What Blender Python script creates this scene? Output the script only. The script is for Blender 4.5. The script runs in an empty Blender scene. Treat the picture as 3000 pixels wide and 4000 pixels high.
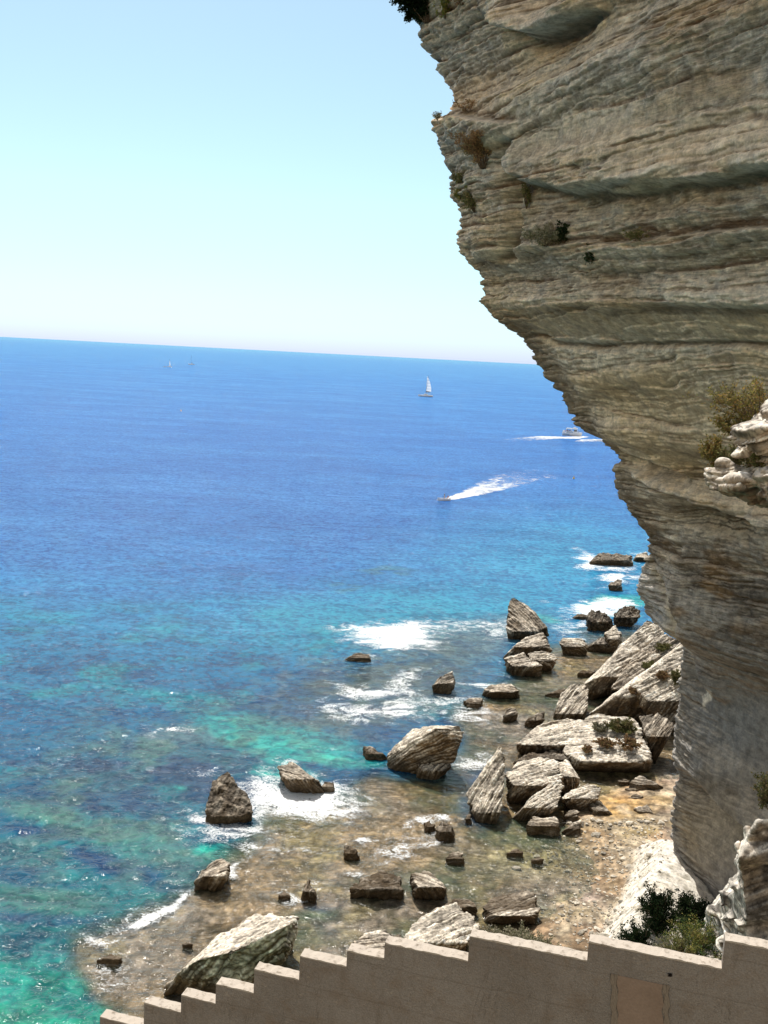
import bpy, bmesh, math, random
import numpy as np
from mathutils import Vector, Matrix

C = bpy.context.scene.collection
scene = bpy.context.scene
R = math.radians

# ------------------------------------------------------------------ camera
CAM_H, FPX, PITCH, ROLL = 45.0, 4000.0, R(8.66), R(2.95)
cam_pos = np.array([0, 0, CAM_H])
fw = np.array([0, math.cos(PITCH), -math.sin(PITCH)])
up0 = np.array([0, math.sin(PITCH), math.cos(PITCH)])
rt0 = np.array([1.0, 0, 0])
rt = rt0 * math.cos(ROLL) + up0 * math.sin(ROLL)
up = -rt0 * math.sin(ROLL) + up0 * math.cos(ROLL)

def ray(px, py):
    return fw + (px - 1500) / FPX * rt + (2000 - py) / FPX * up

def on_z(px, py, z=0.0):
    d = ray(px, py)
    return cam_pos + d * ((z - CAM_H) / d[2])

def at_y(px, py, Y):
    d = ray(px, py)
    return cam_pos + d * (Y / d[1])

def proj(P):
    v = P - cam_pos
    dep = np.maximum(v @ fw, 0.5)
    return 1500 + FPX * (v @ rt) / dep, 2000 - FPX * (v @ up) / dep, dep

cd = bpy.data.cameras.new('camera')
co = bpy.data.objects.new('camera', cd)
C.objects.link(co)
cd.sensor_fit = 'VERTICAL'
cd.sensor_height = 36.0
cd.lens = 36.0
cd.clip_start = 0.1
cd.clip_end = 200000
m = Matrix(((rt[0], up[0], -fw[0], 0), (rt[1], up[1], -fw[1], 0), (rt[2], up[2], -fw[2], CAM_H), (0, 0, 0, 1)))
co.matrix_world = m
scene.camera = co

# ------------------------------------------------------------------ light
SUN_EL, SUN_AZ = R(60), R(-16)            # azimuth measured from +Y, positive to the right
sd = np.array([math.sin(SUN_AZ) * math.cos(SUN_EL), math.cos(SUN_AZ) * math.cos(SUN_EL), math.sin(SUN_EL)])
sl = bpy.data.lights.new('sun', 'SUN')
sl.energy = 4.6
sl.angle = R(0.53)
sl.color = (1.0, 0.955, 0.88)
so = bpy.data.objects.new('sun', sl)
so.rotation_euler = Vector(-sd).to_track_quat('-Z', 'Y').to_euler()
so.location = (0, 0, 120)
C.objects.link(so)

w = bpy.data.worlds.new('World')
scene.world = w
w.use_nodes = True
nt = w.node_tree
nt.nodes.clear()
wo = nt.nodes.new('ShaderNodeOutputWorld')
bg = nt.nodes.new('ShaderNodeBackground')
sk = nt.nodes.new('ShaderNodeTexSky')
sk.sky_type = 'NISHITA'
sk.sun_disc = False
sk.sun_elevation = SUN_EL
sk.sun_rotation = SUN_AZ
sk.air_density = 1.0
sk.dust_density = 0.6
sk.ozone_density = 1.0
sk.altitude = 40
mu = nt.nodes.new('ShaderNodeMix')
mu.data_type = 'RGBA'
mu.blend_type = 'MULTIPLY'
mu.inputs[0].default_value = 1.0
tc = nt.nodes.new('ShaderNodeTexCoord'); sx = nt.nodes.new('ShaderNodeSeparateXYZ'); cr = nt.nodes.new('ShaderNodeValToRGB')
nt.links.new(tc.outputs['Generated'], sx.inputs[0]); nt.links.new(sx.outputs[2], cr.inputs[0])
# white balance of the hazy summer sky: pale cyan at the horizon, neutral overhead
el = cr.color_ramp.elements
el[0].position = 0.0; el[0].color = (.80, 1.02, 1.75, 1)
el[1].position = 1.0; el[1].color = (.90, 1.18, .98, 1)
for p_, c_ in ((.03, (.80, 1.04, 1.45, 1)), (.07, (.88, 1.10, 1.18, 1)), (.14, (1.06, 1.16, 1.06, 1)), (.31, (1.18, 1.22, 1.04, 1))):
    e_ = el.new(p_); e_.color = c_
# away from that side, and overhead, a warm tint added to lift the shaded cliff
mr = nt.nodes.new('ShaderNodeMapRange'); mr.interpolation_type = 'SMOOTHSTEP'
mr.inputs[1].default_value = .55; mr.inputs[2].default_value = .85
nt.links.new(sx.outputs[1], mr.inputs[0])
m3 = nt.nodes.new('ShaderNodeMix'); m3.data_type = 'RGBA'
m3.inputs[6].default_value = (2.25, 1.56, .98, 1)
nt.links.new(mr.outputs[0], m3.inputs[0]); nt.links.new(cr.outputs[0], m3.inputs[7])
nt.links.new(m3.outputs[2], mu.inputs[7])
nt.links.new(sk.outputs[0], mu.inputs[6])
nt.links.new(mu.outputs[2], bg.inputs[0])
bg.inputs[1].default_value = 0.14
nt.links.new(bg.outputs[0], wo.inputs[0])

scene.view_settings.view_transform = 'Standard'
scene.view_settings.look = 'None'
scene.view_settings.exposure = 0
scene.view_settings.gamma = 1
scene.render.engine = 'CYCLES'
cy = scene.cycles
cy.use_denoising = True
cy.denoiser = 'OPENIMAGEDENOISE'
cy.denoising_input_passes = 'RGB_ALBEDO_NORMAL'
cy.max_bounces = 6
cy.diffuse_bounces = 3
cy.glossy_bounces = 2
cy.transparent_max_bounces = 8
cy.sample_clamp_indirect = 4.0
cy.caustics_reflective = False
cy.caustics_refractive = False

# ------------------------------------------------------------------ noise
def _hash(ix, iy, iz, seed):
    h = (ix.astype(np.uint32) * np.uint32(374761393) + iy.astype(np.uint32) * np.uint32(668265263)
         + iz.astype(np.uint32) * np.uint32(2147483647 & 1274126177) + np.uint32((seed * 974711 + 12345) & 0xffffffff))
    h = (h ^ (h >> np.uint32(13))) * np.uint32(1274126177)
    h = (h ^ (h >> np.uint32(16))) * np.uint32(2246822519)
    h = h ^ (h >> np.uint32(15))
    return (h & np.uint32(0xffffff)).astype(np.float32) / np.float32(0xffffff)

def vn(x, y, z=None, seed=0):
    """value noise in -1..1"""
    x = np.asarray(x, np.float32); y = np.asarray(y, np.float32)
    z = np.zeros_like(x) if z is None else np.asarray(z, np.float32)
    fx, fy, fz = np.floor(x), np.floor(y), np.floor(z)
    ix, iy, iz = fx.astype(np.int64), fy.astype(np.int64), fz.astype(np.int64)
    u, v, t = x - fx, y - fy, z - fz
    u = u * u * u * (u * (u * 6 - 15) + 10)
    v = v * v * v * (v * (v * 6 - 15) + 10)
    t = t * t * t * (t * (t * 6 - 15) + 10)
    def c(a, b, d): return _hash(ix + a, iy + b, iz + d, seed)
    x00 = c(0, 0, 0) * (1 - u) + c(1, 0, 0) * u
    x10 = c(0, 1, 0) * (1 - u) + c(1, 1, 0) * u
    x01 = c(0, 0, 1) * (1 - u) + c(1, 0, 1) * u
    x11 = c(0, 1, 1) * (1 - u) + c(1, 1, 1) * u
    y0 = x00 * (1 - v) + x10 * v
    y1 = x01 * (1 - v) + x11 * v
    return (y0 * (1 - t) + y1 * t) * 2 - 1

def fbm(x, y, z=None, seed=0, octv=4, gain=0.5):
    s = 0; a = 1.0; f = 1.0; n = 0
    for o in range(octv):
        s = s + a * vn(x, y, z, seed + o * 17)
        n += a; a *= gain
        x, y = (x * .8 - y * .6) * 2.03 + 7.3, (x * .6 + y * .8) * 2.03 + 3.1
        if z is not None: z = z * 2.03 + 1.7
    return s / n

def sm(e0, e1, x):
    t = np.clip((x - e0) / (e1 - e0), 0, 1)
    return t * t * (3 - 2 * t)

def layers(seed, length, thick, notch=0.3):
    """profile of a stack of beds: each bed sticks out by its own amount, notches between"""
    rg = np.random.RandomState(seed)
    zs, vs, tone = [], [], []
    z = 0
    while z < length:
        t = thick * (0.35 + rg.gamma(1.6, 0.45))
        v = rg.rand()
        g = notch * rg.rand()
        tn = rg.rand()
        zs += [z + .02 * t, z + .16 * t, z + .55 * t, z + .9 * t, z + .98 * t]
        vs += [v * .45 - g, v * .85, v, v * .96, v * .6 - g * .4]
        tone += [tn] * 5
        z += t
    return np.array(zs), np.array(vs), np.array(tone)

def beds(t, u, v, seed, thick, notch=.35, fu=.22):
    """broken beds: every bed has its own outline along the face; returns relief and a tone per bed"""
    rg = np.random.RandomState(seed)
    t = t - t.min() + .01
    b = np.cumsum(thick * (.35 + rg.gamma(1.5, .45, int(float(t.max()) / thick * 1.6) + 30)))
    i = np.searchsorted(b, t); i = np.minimum(i, len(b) - 1)
    lo = np.where(i > 0, b[np.maximum(i - 1, 0)], 0)
    fr = (t - lo) / np.maximum(b[i] - lo, 1e-6)
    k = i * 7.31
    off = .55 * vn(u * fu, v * fu, k, seed) + .30 * vn(u * fu * 3.1, v * fu * 3.1, k + 3.3, seed + 1) + .15 * vn(u * fu * 9, v * fu * 9, k + 1.7, seed + 2)
    off = off + .35 * (rg.rand(len(b))[i] - .5)
    return off - notch * np.exp(-(fr / .16) ** 2) - .15 * np.exp(-((1 - fr) / .1) ** 2), rg.rand(len(b))[i]

def seg_dist(px, py, poly, closed=False):
    d = np.full(px.shape, 1e9)
    n = len(poly)
    for i in range(n if closed else n - 1):
        ax, ay = poly[i]; bx, by = poly[(i + 1) % n]
        ex, ey = bx - ax, by - ay
        t = np.clip(((px - ax) * ex + (py - ay) * ey) / (ex * ex + ey * ey + 1e-9), 0, 1)
        d = np.minimum(d, np.hypot(px - ax - t * ex, py - ay - t * ey))
    return d

def in_poly(px, py, poly):
    c = np.zeros(px.shape, bool)
    n = len(poly)
    for i in range(n):
        x1, y1 = poly[i]; x2, y2 = poly[(i + 1) % n]
        if y1 == y2: continue
        k = ((y1 > py) != (y2 > py)) & (px < (x2 - x1) * (py - y1) / (y2 - y1) + x1)
        c ^= k
    return c

def sdf(px, py, poly):          # positive inside
    d = seg_dist(px, py, poly, True)
    return np.where(in_poly(px, py, poly), d, -d)

def srgb(r, g, b):
    def f(c):
        c /= 255.0
        return c / 12.92 if c <= 0.04045 else ((c + 0.055) / 1.055) ** 2.4
    return np.array([f(r), f(g), f(b)])

# ------------------------------------------------------------------ mesh helpers
def mesh_from(name, V, F, smooth=True):
    V = np.ascontiguousarray(V, np.float32); F = np.ascontiguousarray(F, np.int32)
    me = bpy.data.meshes.new(name)
    k = F.shape[1]
    me.vertices.add(len(V)); me.vertices.foreach_set('co', V.ravel())
    me.loops.add(F.size); me.loops.foreach_set('vertex_index', F.ravel())
    me.polygons.add(len(F)); me.polygons.foreach_set('loop_start', np.arange(0, F.size, k, dtype=np.int32))
    me.polygons.foreach_set('use_smooth', np.full(len(F), smooth, bool))
    me.update(calc_edges=True)
    return me

def get_vn(me):
    n = len(me.vertices)
    v = np.empty(n * 3, np.float32); me.vertices.foreach_get('co', v)
    q = np.empty(n * 3, np.float32); me.vertex_normals.foreach_get('vector', q)
    return v.reshape(-1, 3).astype(float), q.reshape(-1, 3).astype(float)

def grid_faces(nr, nc):
    i = np.arange((nr - 1) * (nc - 1)); r = i // (nc - 1); c = i % (nc - 1)
    a = r * nc + c
    return np.stack([a, a + 1, a + nc + 1, a + nc], 1)

def set_col(me, name, rgb):
    a = me.attributes.new(name, 'FLOAT_COLOR', 'POINT')
    d = np.ones((len(rgb), 4), np.float32); d[:, :3] = rgb
    a.data.foreach_set('color', d.ravel())

def set_f(me, name, v):
    a = me.attributes.new(name, 'FLOAT', 'POINT')
    a.data.foreach_set('value', np.ascontiguousarray(v, np.float32))

def link(name, me, mat=None, parent=None, **kw):
    o = bpy.data.objects.new(name, me); C.objects.link(o)
    if mat and me: me.materials.append(mat)
    if parent: o.parent = parent
    for k, v in kw.items(): o[k] = v
    return o

def empty(name, loc, label, cat, group=None, rz=0.0):
    o = bpy.data.objects.new(name, None); C.objects.link(o)
    o.location = loc; o.rotation_euler = (0, 0, rz); o.empty_display_size = .2
    o['label'] = label; o['category'] = cat
    if group: o['group'] = group
    return o

class N:
    """tiny node helper"""
    def __init__(s, name):
        s.m = bpy.data.materials.new(name); s.m.use_nodes = True
        s.t = s.m.node_tree; s.t.nodes.clear()
        s.out = s.n('ShaderNodeOutputMaterial')
    def n(s, typ, **kw):
        x = s.t.nodes.new(typ)
        for k, v in kw.items(): setattr(x, k, v)
        return x
    def l(s, a, b): s.t.links.new(a, b)
    def put(s, sock, v):
        if isinstance(v, bpy.types.NodeSocket): s.l(v, sock)
        elif isinstance(v, (tuple, list, np.ndarray)) and len(v) == 3 and sock.type == 'RGBA': sock.default_value = (*[float(q) for q in v], 1)
        else: sock.default_value = v
    def math(s, op, a, b=0.0, c=0.0, clamp=False):
        x = s.n('ShaderNodeMath', operation=op, use_clamp=clamp)
        s.put(x.inputs[0], a); s.put(x.inputs[1], b); s.put(x.inputs[2], c)
        return x.outputs[0]
    def mix(s, f, a, b, blend='MIX'):
        x = s.n('ShaderNodeMix', data_type='RGBA', blend_type=blend)
        s.put(x.inputs[0], f); s.put(x.inputs[6], a); s.put(x.inputs[7], b)
        return x.outputs[2]
    def noise(s, scale, detail=4, rough=.55, vec=None, dist=0.0):
        x = s.n('ShaderNodeTexNoise')
        x.inputs['Scale'].default_value = scale; x.inputs['Detail'].default_value = detail
        x.inputs['Roughness'].default_value = rough; x.inputs['Distortion'].default_value = dist
        if vec is not None: s.l(vec, x.inputs['Vector'])
        return x.outputs['Fac']
    def pos(s, sc=(1, 1, 1), rot=(0, 0, 0)):
        g = s.n('ShaderNodeNewGeometry'); mp = s.n('ShaderNodeMapping')
        mp.inputs['Scale'].default_value = sc; mp.inputs['Rotation'].default_value = rot
        s.l(g.outputs['Position'], mp.inputs['Vector'])
        return mp.outputs[0]
    def ramp(s, v, e0, e1, lo=0.0, hi=1.0):
        x = s.n('ShaderNodeMapRange', interpolation_type='SMOOTHSTEP')
        s.put(x.inputs[0], v); s.put(x.inputs[1], e0); s.put(x.inputs[2], e1); s.put(x.inputs[3], lo); s.put(x.inputs[4], hi)
        return x.outputs[0]
    def attr(s, name, fac=False):
        a = s.n('ShaderNodeAttribute', attribute_name=name)
        return a.outputs['Fac'] if fac else a.outputs['Color']
    def bump(s, h, strength, dist, nrm=None):
        b = s.n('ShaderNodeBump'); b.inputs['Strength'].default_value = strength; b.inputs['Distance'].default_value = dist
        s.l(h, b.inputs['Height'])
        if nrm is not None: s.l(nrm, b.inputs['Normal'])
        return b.outputs[0]
    def principled(s, col, rough=.9, nrm=None, spec=.2):
        p = s.n('ShaderNodeBsdfPrincipled')
        s.put(p.inputs['Base Color'], col); s.put(p.inputs['Roughness'], rough)
        p.inputs['Specular IOR Level'].default_value = spec
        if nrm is not None: s.l(nrm, p.inputs['Normal'])
        return p
    def done(s, sh):
        s.l(sh.outputs[0] if hasattr(sh, 'outputs') else sh, s.out.inputs[0]); return s.m

def plain(name, col, rough=.6, spec=.3, var=.12, sc=3.0):
    q = N(name)
    f = q.noise(sc, 4)
    c = q.mix(q.ramp(f, .3, .7), np.array(col) * (1 - var), np.minimum(np.array(col) * (1 + var), .95))
    return q.done(q.principled(c, rough, None, spec))

# rock: colour from the mesh's own attribute, broken up by fine grain and pitted relief
def rock_mat(name, grain=(9.0, 40.0), bump=.5, bd=.05, bedded=False):
    q = N(name)
    c = q.attr('col')
    p = q.pos()
    f1 = q.noise(grain[0] * .3, 6, .65, p)
    f2 = q.noise(grain[1] * .25, 3, .6, p)
    k = q.math('ADD', q.math('MULTIPLY', f1, .7), q.math('MULTIPLY', f2, .3))
    c2 = q.mix(1.0, c, q.mix(q.ramp(k, .32, .68), (.62, .62, .63), (1.34, 1.32, 1.28)), 'MULTIPLY')
    nb = q.bump(q.math('ADD', q.noise(grain[0] * .5, 5, .65, p), q.math('MULTIPLY', q.noise(grain[1] * .4, 2, .6, p), .4)), bump, bd)
    if bedded:
        pb = q.pos((.45, .45, 4.2), (R(2), R(3), 0)); fb = q.math('MULTIPLY_ADD', q.math('SUBTRACT', q.noise(2.0, 6, .7, pb, .5), .5), q.attr('rough', True), .5)
        nb = q.bump(fb, 1.0, .26, nb)
        c2 = q.mix(1.0, c2, q.mix(q.ramp(fb, .3, .66), (.68, .66, .64), (1.24, 1.24, 1.23)), 'MULTIPLY')
    return q.done(q.principled(c2, .92, nb, .15))

M_cliff = rock_mat('cliff_limestone', (5.0, 26.0), .5, .1, True)
M_rock = rock_mat('boulder_limestone', (7.0, 34.0), .8, .1)
M_near = rock_mat('ledge_limestone', (26.0, 110.0), .5, .03)

# ------------------------------------------------------------------ cliff
SIL = [(1440, -500), (1520, -200), (1560, -60), (1600, 20), (1618, 70), (1634, 150), (1660, 190), (1705, 270), (1722, 330), (1765, 385), (1770, 440), (1745, 455),
       (1692, 470), (1705, 540), (1730, 620), (1765, 690), (1750, 730), (1758, 780), (1795, 830), (1790, 900), (1780, 950),
       (1815, 990), (1850, 1040), (1880, 1080), (1885, 1185), (1940, 1255), (2020, 1300), (2070, 1370), (2110, 1450), (2120, 1475),
       (2190, 1540), (2225, 1620), (2215, 1640), (2270, 1690), (2350, 1715), (2385, 1760), (2400, 1795), (2380, 1830), (2388, 1890), (2420, 1950), (2470, 2030),
       (2515, 2095), (2525, 2160), (2512, 2200), (2500, 2240), (2492, 2300), (2512, 2390), (2550, 2435), (2610, 2470), (2662, 2505), (2655, 2560), (2644, 2620),
       (2642, 2700), (2642, 2750), (2638, 2830), (2634, 2910), (2626, 3000), (2616, 3090), (2614, 3180), (2618, 3250), (2625, 3330), (2632, 3420)]
YC = 85.0
cz = np.array([at_y(x, y, YC) for x, y in SIL])
o_ = np.argsort(cz[:, 2])
CZ, CX = cz[o_, 2], cz[o_, 0]

def build_cliff():
    s = np.concatenate([np.arange(-40, -4, 1.2), np.arange(-4, 50, .088), np.arange(50, 92, 1.5)])
    z = np.concatenate([np.arange(-3, 80, .06), [80.6, 81.4, 82.2, 83]])
    ang = np.where(s < 5, R(-154) + (R(-67) - R(-154)) * sm(-1.1, 1.3, s), R(-67))
    ang = ang + (R(-12) - R(-67)) * sm(46, 62, s)
    dx, dy = np.cos(ang), np.sin(ang)
    ds = np.gradient(s)
    ox, oy = np.cumsum(dx * ds), np.cumsum(dy * ds)
    i0 = np.argmin(abs(s - .25)); ox -= ox[i0]; oy -= oy[i0]
    S, Z = np.meshgrid(s, z)
    cx = np.interp(z, CZ, CX)
    # gentle smoothing of the profile away from the silhouette
    ker = np.ones(41) / 41
    cxs = np.convolve(np.pad(cx, 20, mode='edge'), ker, 'valid')
    wgt = np.exp(-(np.maximum(s, 0) / 9.0) ** 2)
    X = cx[:, None] * wgt[None] + cxs[:, None] * (1 - wgt[None]) + ox[None]
    Y = YC + oy[None] + 0 * Z
    nx, ny = dy[None] + 0 * Z, -dx[None] + 0 * Z
    B = np.stack([X, Y, Z], -1).reshape(-1, 3)
    px, py, dep = proj(B)
    px = px.reshape(S.shape); py = py.reshape(S.shape)
    # ---- relief
    wob = fbm(S * .05, Z * .1, seed=3, octv=3)
    wob2 = fbm(S * .35, Z * .8, seed=9, octv=4)
    zone = vn(S * .02, Z * .13, seed=21)
    dipz = .02 * S + sm(.1, .6, zone) * (.20 * S % 400) - .0 * S
    zz = Z + 1.1 * wob + .22 * wob2
    zc = Z + .75 * wob + .3 * wob2 + np.where(S > 6, -.09 * (S - 6), 0) * sm(.0, .5, zone)
    zf = zc + .07 * fbm(S * .7, Z * 1.2, seed=4, octv=3)
    D1, T1 = beds(zz, S, 0 * S, 5, 3.0, .45, .09)
    D2, T2 = beds(zf, S, 0 * S, 6, .95, .4, .16)
    D3, T3 = beds(zf + .03 * vn(S * 1.1, Z * 2, seed=14), S, 0 * S, 7, .27, .3, .35)
    low = sm(2050, 2350, py)                      # smoother grey lower face
    mod2 = .45 + .55 * sm(-.4, .5, vn(S * .14, Z * .4, seed=31))
    mod3 = .35 + .65 * sm(-.5, .4, fbm(S * .25, Z * .6, seed=33, octv=2))
    plate = fbm(S * .55, zc * 3.2, seed=41, octv=4)
    lump = fbm(S * .12, Z * .16, seed=51, octv=4)
    fine = fbm(S * 1.7, Z * 2.6, seed=61, octv=4)
    foot = sm(2500, 2800, py)
    D = .46 * D1 * (1 - .5 * low) + .26 * D2 * mod2 * (1 - .35 * low) + .30 * D3 * (.3 + .7 * mod3) * (1 - .3 * low) + .09 * plate + .6 * lump + .10 * fine
    band = np.exp(-((py - 1570) / 170.) ** 2) * sm(1950, 2150, px) + .8 * np.exp(-((py - 1270) / 60.) ** 2) * sm(2000, 2150, px) + .7 * np.exp(-((py - 520) / 120.) ** 2) * sm(2050, 2300, px)
    band = np.clip(band, 0, 1)
    D = D * (1 - .8 * foot) * (1 - .45 * band)
    # vertical fluting where water runs
    D += .12 * fbm(S * .8, Z * .06, seed=71, octv=3)

    def ledge(poly, upw, dnw, amt, fade=80):
        xs = [p[0] for p in poly]; ys = [p[1] for p in poly]
        yl = np.interp(px, xs, ys) + 16 * vn(S * .35, Z * .01, seed=int(xs[0]))
        d = py - yl
        g = np.where(d < 0, np.exp(-(d / upw) ** 2), np.exp(-(d / dnw) ** 2))
        f = sm(xs[0] - fade, xs[0] + fade, px) * (1 - sm(xs[-1] - fade, xs[-1] + fade, px) * (1 if xs[-1] < 2980 else 0))
        return amt * g * f
    def blob(x, y, rx, ry, amt, rot=0):
        c_, s_ = math.cos(R(rot)), math.sin(R(rot))
        u, v = (px - x) * c_ + (py - y) * s_, -(px - x) * s_ + (py - y) * c_
        return amt * np.exp(-((u / rx) ** 2 + (v / ry) ** 2))
    D += ledge([(1930, 60), (2040, 118), (2120, 128), (2220, 95), (2330, 40)], 75, 12, 2.2)
    D -= ledge([(1940, 75), (2040, 140), (2120, 150), (2220, 115), (2330, 60)], 12, 45, 1.0)
    D += ledge([(1960, 650), (2100, 695), (2250, 725), (2450, 705), (2650, 690), (3000, 640)], 150, 26, 1.3)
    D -= ledge([(2000, 700), (2100, 745), (2250, 775), (2450, 765), (2650, 740), (3000, 690)], 20, 90, 1.0)
    D += ledge([(1830, 985), (2000, 972), (2200, 958), (2400, 948), (2700, 930), (3000, 900)], 9, 75, .7)
    D += ledge([(1700, 468), (1800, 452), (1985, 480)], 8, 110, 1.2)
    D += ledge([(1960, 1190), (2200, 1180), (2500, 1190), (3000, 1170)], 70, 25, .8)
    D -= ledge([(2050, 1310), (2250, 1345), (2600, 1350), (3000, 1345)], 14, 14, .55)
    D += ledge([(2230, 1530), (2400, 1490), (2600, 1500)], 90, 30, .6)
    D += ledge([(2350, 1712), (2450, 1740), (2560, 1775), (2700, 1835)], 90, 22, 1.5)
    D -= ledge([(2330, 1750), (2450, 1790), (2560, 1830), (2700, 1880)], 20, 70, 1.1)
    D += ledge([(2420, 1825), (2560, 1892), (2680, 1932), (2820, 1980), (3000, 2040)], 55, 20, 1.4)
    D += blob(2720, 3120, 90, 150, -.8, -30) + blob(2850, 3000, 150, 70, .7, 25) + blob(2680, 2900, 60, 90, .6) + blob(2900, 2700, 120, 60, -.6, 15) + .25 * fbm(S * .4, Z * .4, seed=93, octv=4) * foot
    D += blob(2790, 2040, 190, 55, -2.4, 12) + blob(2660, 2010, 60, 45, -1.0)
    D += blob(2450, 1830, 35, 45, -.7) + blob(2535, 1850, 30, 40, -.6)
    D -= 1.0 * np.exp(-(seg_dist(px, py, [(1985, 560), (1965, 640), (2005, 730), (2010, 860), (1990, 1000)]) / 22.0) ** 2)
    D += blob(1880, 800, 90, 250, .7)
    # lower notch running down to the right
    D += ledge([(2640, 2965), (2760, 3045), (2860, 3135), (3000, 3260)], 110, 22, 1.3)
    D -= ledge([(2600, 2980), (2640, 3010), (2760, 3085), (2860, 3180), (3000, 3300)], 20, 160, 1.2)
    D += ledge([(2500, 2320), (2620, 2440), (2720, 2560), (2800, 2700)], 120, 40, 1.0)
    xl = np.interp(py, [2120, 2170, 2300, 2440, 2560, 2700, 2760], [2520, 2540, 2620, 2690, 2730, 2795, 2830]) + 14 * vn(S * .8, Z * .9, seed=91)
    st = sm(-18, 22, px - xl) * sm(2120, 2200, py) * (1 - sm(2660, 2780, py))
    D += .95 * st * sm(400, 60, px - xl)
    D += blob(2560, 2330, 60, 110, -.8) + blob(2700, 2620, 60, 120, -.8)
    edge = np.exp(-((S - .8) / 3.2) ** 2)
    Df = .26 * D2 * mod2 + .30 * D3 + .15 * plate
    D = D * (1 - .7 * edge) + Df * .9 * edge - .2 * np.exp(-((S - .8) / 3.2) ** 2)
    D *= sm(92, 70, S) * sm(-40, -20, S)
    # stalactite fringe under the brow by the boats
    fr = np.exp(-((py - (1585 + .55 * (px - 2130))) / 22.0) ** 2) * sm(2080, 2110, px) * (1 - sm(2190, 2230, px))
    D += fr * .5 * vn(S * 5, Z * .4, seed=77)
    capt = sm(79.0, 83, Z)
    nzl = -.18
    P = np.stack([X + nx * D, Y + ny * D, Z + nzl * D * .6], -1)
    P[..., 0] += capt * 60
    # ---- colour
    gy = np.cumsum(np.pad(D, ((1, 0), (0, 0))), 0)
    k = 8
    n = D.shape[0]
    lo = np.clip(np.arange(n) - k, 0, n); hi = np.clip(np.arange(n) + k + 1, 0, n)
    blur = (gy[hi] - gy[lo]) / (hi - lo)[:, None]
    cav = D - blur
    tan = np.array([.69, .565, .43]); grey = np.array([.62, .575, .53]); pale = np.array([.86, .77, .64]); dark = np.array([.13, .10, .075]); ochre = np.array([.56, .38, .21])
    g1 = sm(-.45, .3, fbm(S * .08, Z * .28, seed=101, octv=4) + .6 * (T2 - .5) + .3 * (T3 - .5))
    col = tan * (1 - g1[..., None]) + grey * g1[..., None]
    def mixc(c, f): 
        nonlocal col
        f = np.clip(f, 0, 1)[..., None]; col = col * (1 - f) + np.asarray(c) * f
    mixc(pale, .55 * sm(.55, .95, T3) * sm(-.2, .5, fbm(S * .2, Z * .5, seed=103, octv=3)))
    mixc(ochre, .55 * sm(.15, .6, fbm(S * .1, zz * .55, seed=107, octv=4)))
    mixc([.36, .335, .33], .45 * sm(.1, .55, fbm(S * .5, Z * .12, seed=108, octv=4)))     # water-run greys
    mixc(dark, .55 * sm(.25, .7, fbm(S * .22, zc * .9, seed=109, octv=4)))
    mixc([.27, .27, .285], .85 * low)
    streak = sm(-.12, .25, fbm(S * .22, Z * .85 - .1 * S, seed=113, octv=4))
    mixc([.055, .042, .034], .85 * streak * np.maximum(blob(2800, 2330, 380, 230, 1.0, 10), blob(2620, 2180, 200, 110, .9)))
    mixc([.20, .125, .065], .8 * sm(.0, .4, fbm(S * .3, Z * .9, seed=117, octv=3)) * blob(2780, 2280, 400, 280, 1.0))
    mixc([.05, .043, .04], blob(2800, 2060, 190, 55, .85, 12))  # dark of the cave under the overhang, painted into the colour
    fac = sm(20, -20, px - xl) * sm(2180, 2240, py) * (1 - sm(2700, 2800, py)) * sm(2440, 2480, px)
    mixc([.33, .335, .35], .85 * fac)
    mixc([.56, .47, .34], .55 * np.exp(-(np.abs(px - xl + 22) / 26) ** 2) * sm(2150, 2250, py) * (1 - sm(2560, 2700, py)))  # lit edge of the darker mass, painted as a pale strip
    mixc([.255, .28, .32], .9 * blob(2830, 2850, 280, 200, 1.0))
    mixc([.14, .125, .11], .6 * sm(.0, .4, fbm(S * .35, Z * .5, seed=153, octv=4)) * foot)
    mixc([.36, .325, .265], blob(2760, 3250, 200, 190, .8))
    mixc([.38, .31, .21], .6 * blob(2640, 3180, 40, 160, 1, -25))
    mixc([.26, .26, .27], .8 * np.exp(-((S - .4) / 1.3) ** 2) * sm(2250, 2350, py))  # corner painted darker so the sunlit strip reads as shade
    mixc(pale, .6 * blob(2440, 1840, 40, 50, 1) )
    mixc([.68, .545, .39], .55 * band)
    mixc([.42, .40, .375], .5 * np.exp(-((py - 850) / 75.) ** 2) * sm(1980, 2100, px))
    mixc([.50, .48, .46], .75 * np.exp(-((py - np.interp(px, [2050, 2250, 2600, 3000], [1310, 1342, 1352, 1345])) / 17.) ** 2) * sm(2050, 2200, px))
    mixc([.06, .05, .05], .8 * sm(.25, .6, fbm(S * 2.2, Z * 2.6, seed=131, octv=2)) * np.exp(-((py - 1353) / 16.) ** 2) * sm(2250, 2450, px))
    mixc([.52, .455, .35], .45 * ledge([(1960, 600), (2200, 600), (2600, 560), (3000, 500)], 170, 70, 1.0) * sm(-.5, .3, fbm(S * .2, Z * .6, seed=137, octv=3)))
    mixc([.60, .54, .44], .7 * ledge([(1830, 985), (2000, 972), (2200, 958), (2400, 948), (2700, 930), (3000, 900)], 6, 14, 1.0) * sm(-.1, .3, vn(S * .4, Z * .1, seed=139)))
    mixc([.90, .88, .84], sm(-6, 6, sdf(px + 8 * fine, py + 8 * plate, [(2728, 2768), (2742, 2722), (2775, 2690), (2812, 2694), (2792, 2726)])))  # sunlit patch imitated by near-white rock colour
    mixc(dark, .55 * sm(.03, .2, -cav))  # shade in the notches between beds, put into the colour
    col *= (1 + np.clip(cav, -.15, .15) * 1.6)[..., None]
    col *= (1 + .12 * fine)[..., None]
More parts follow.
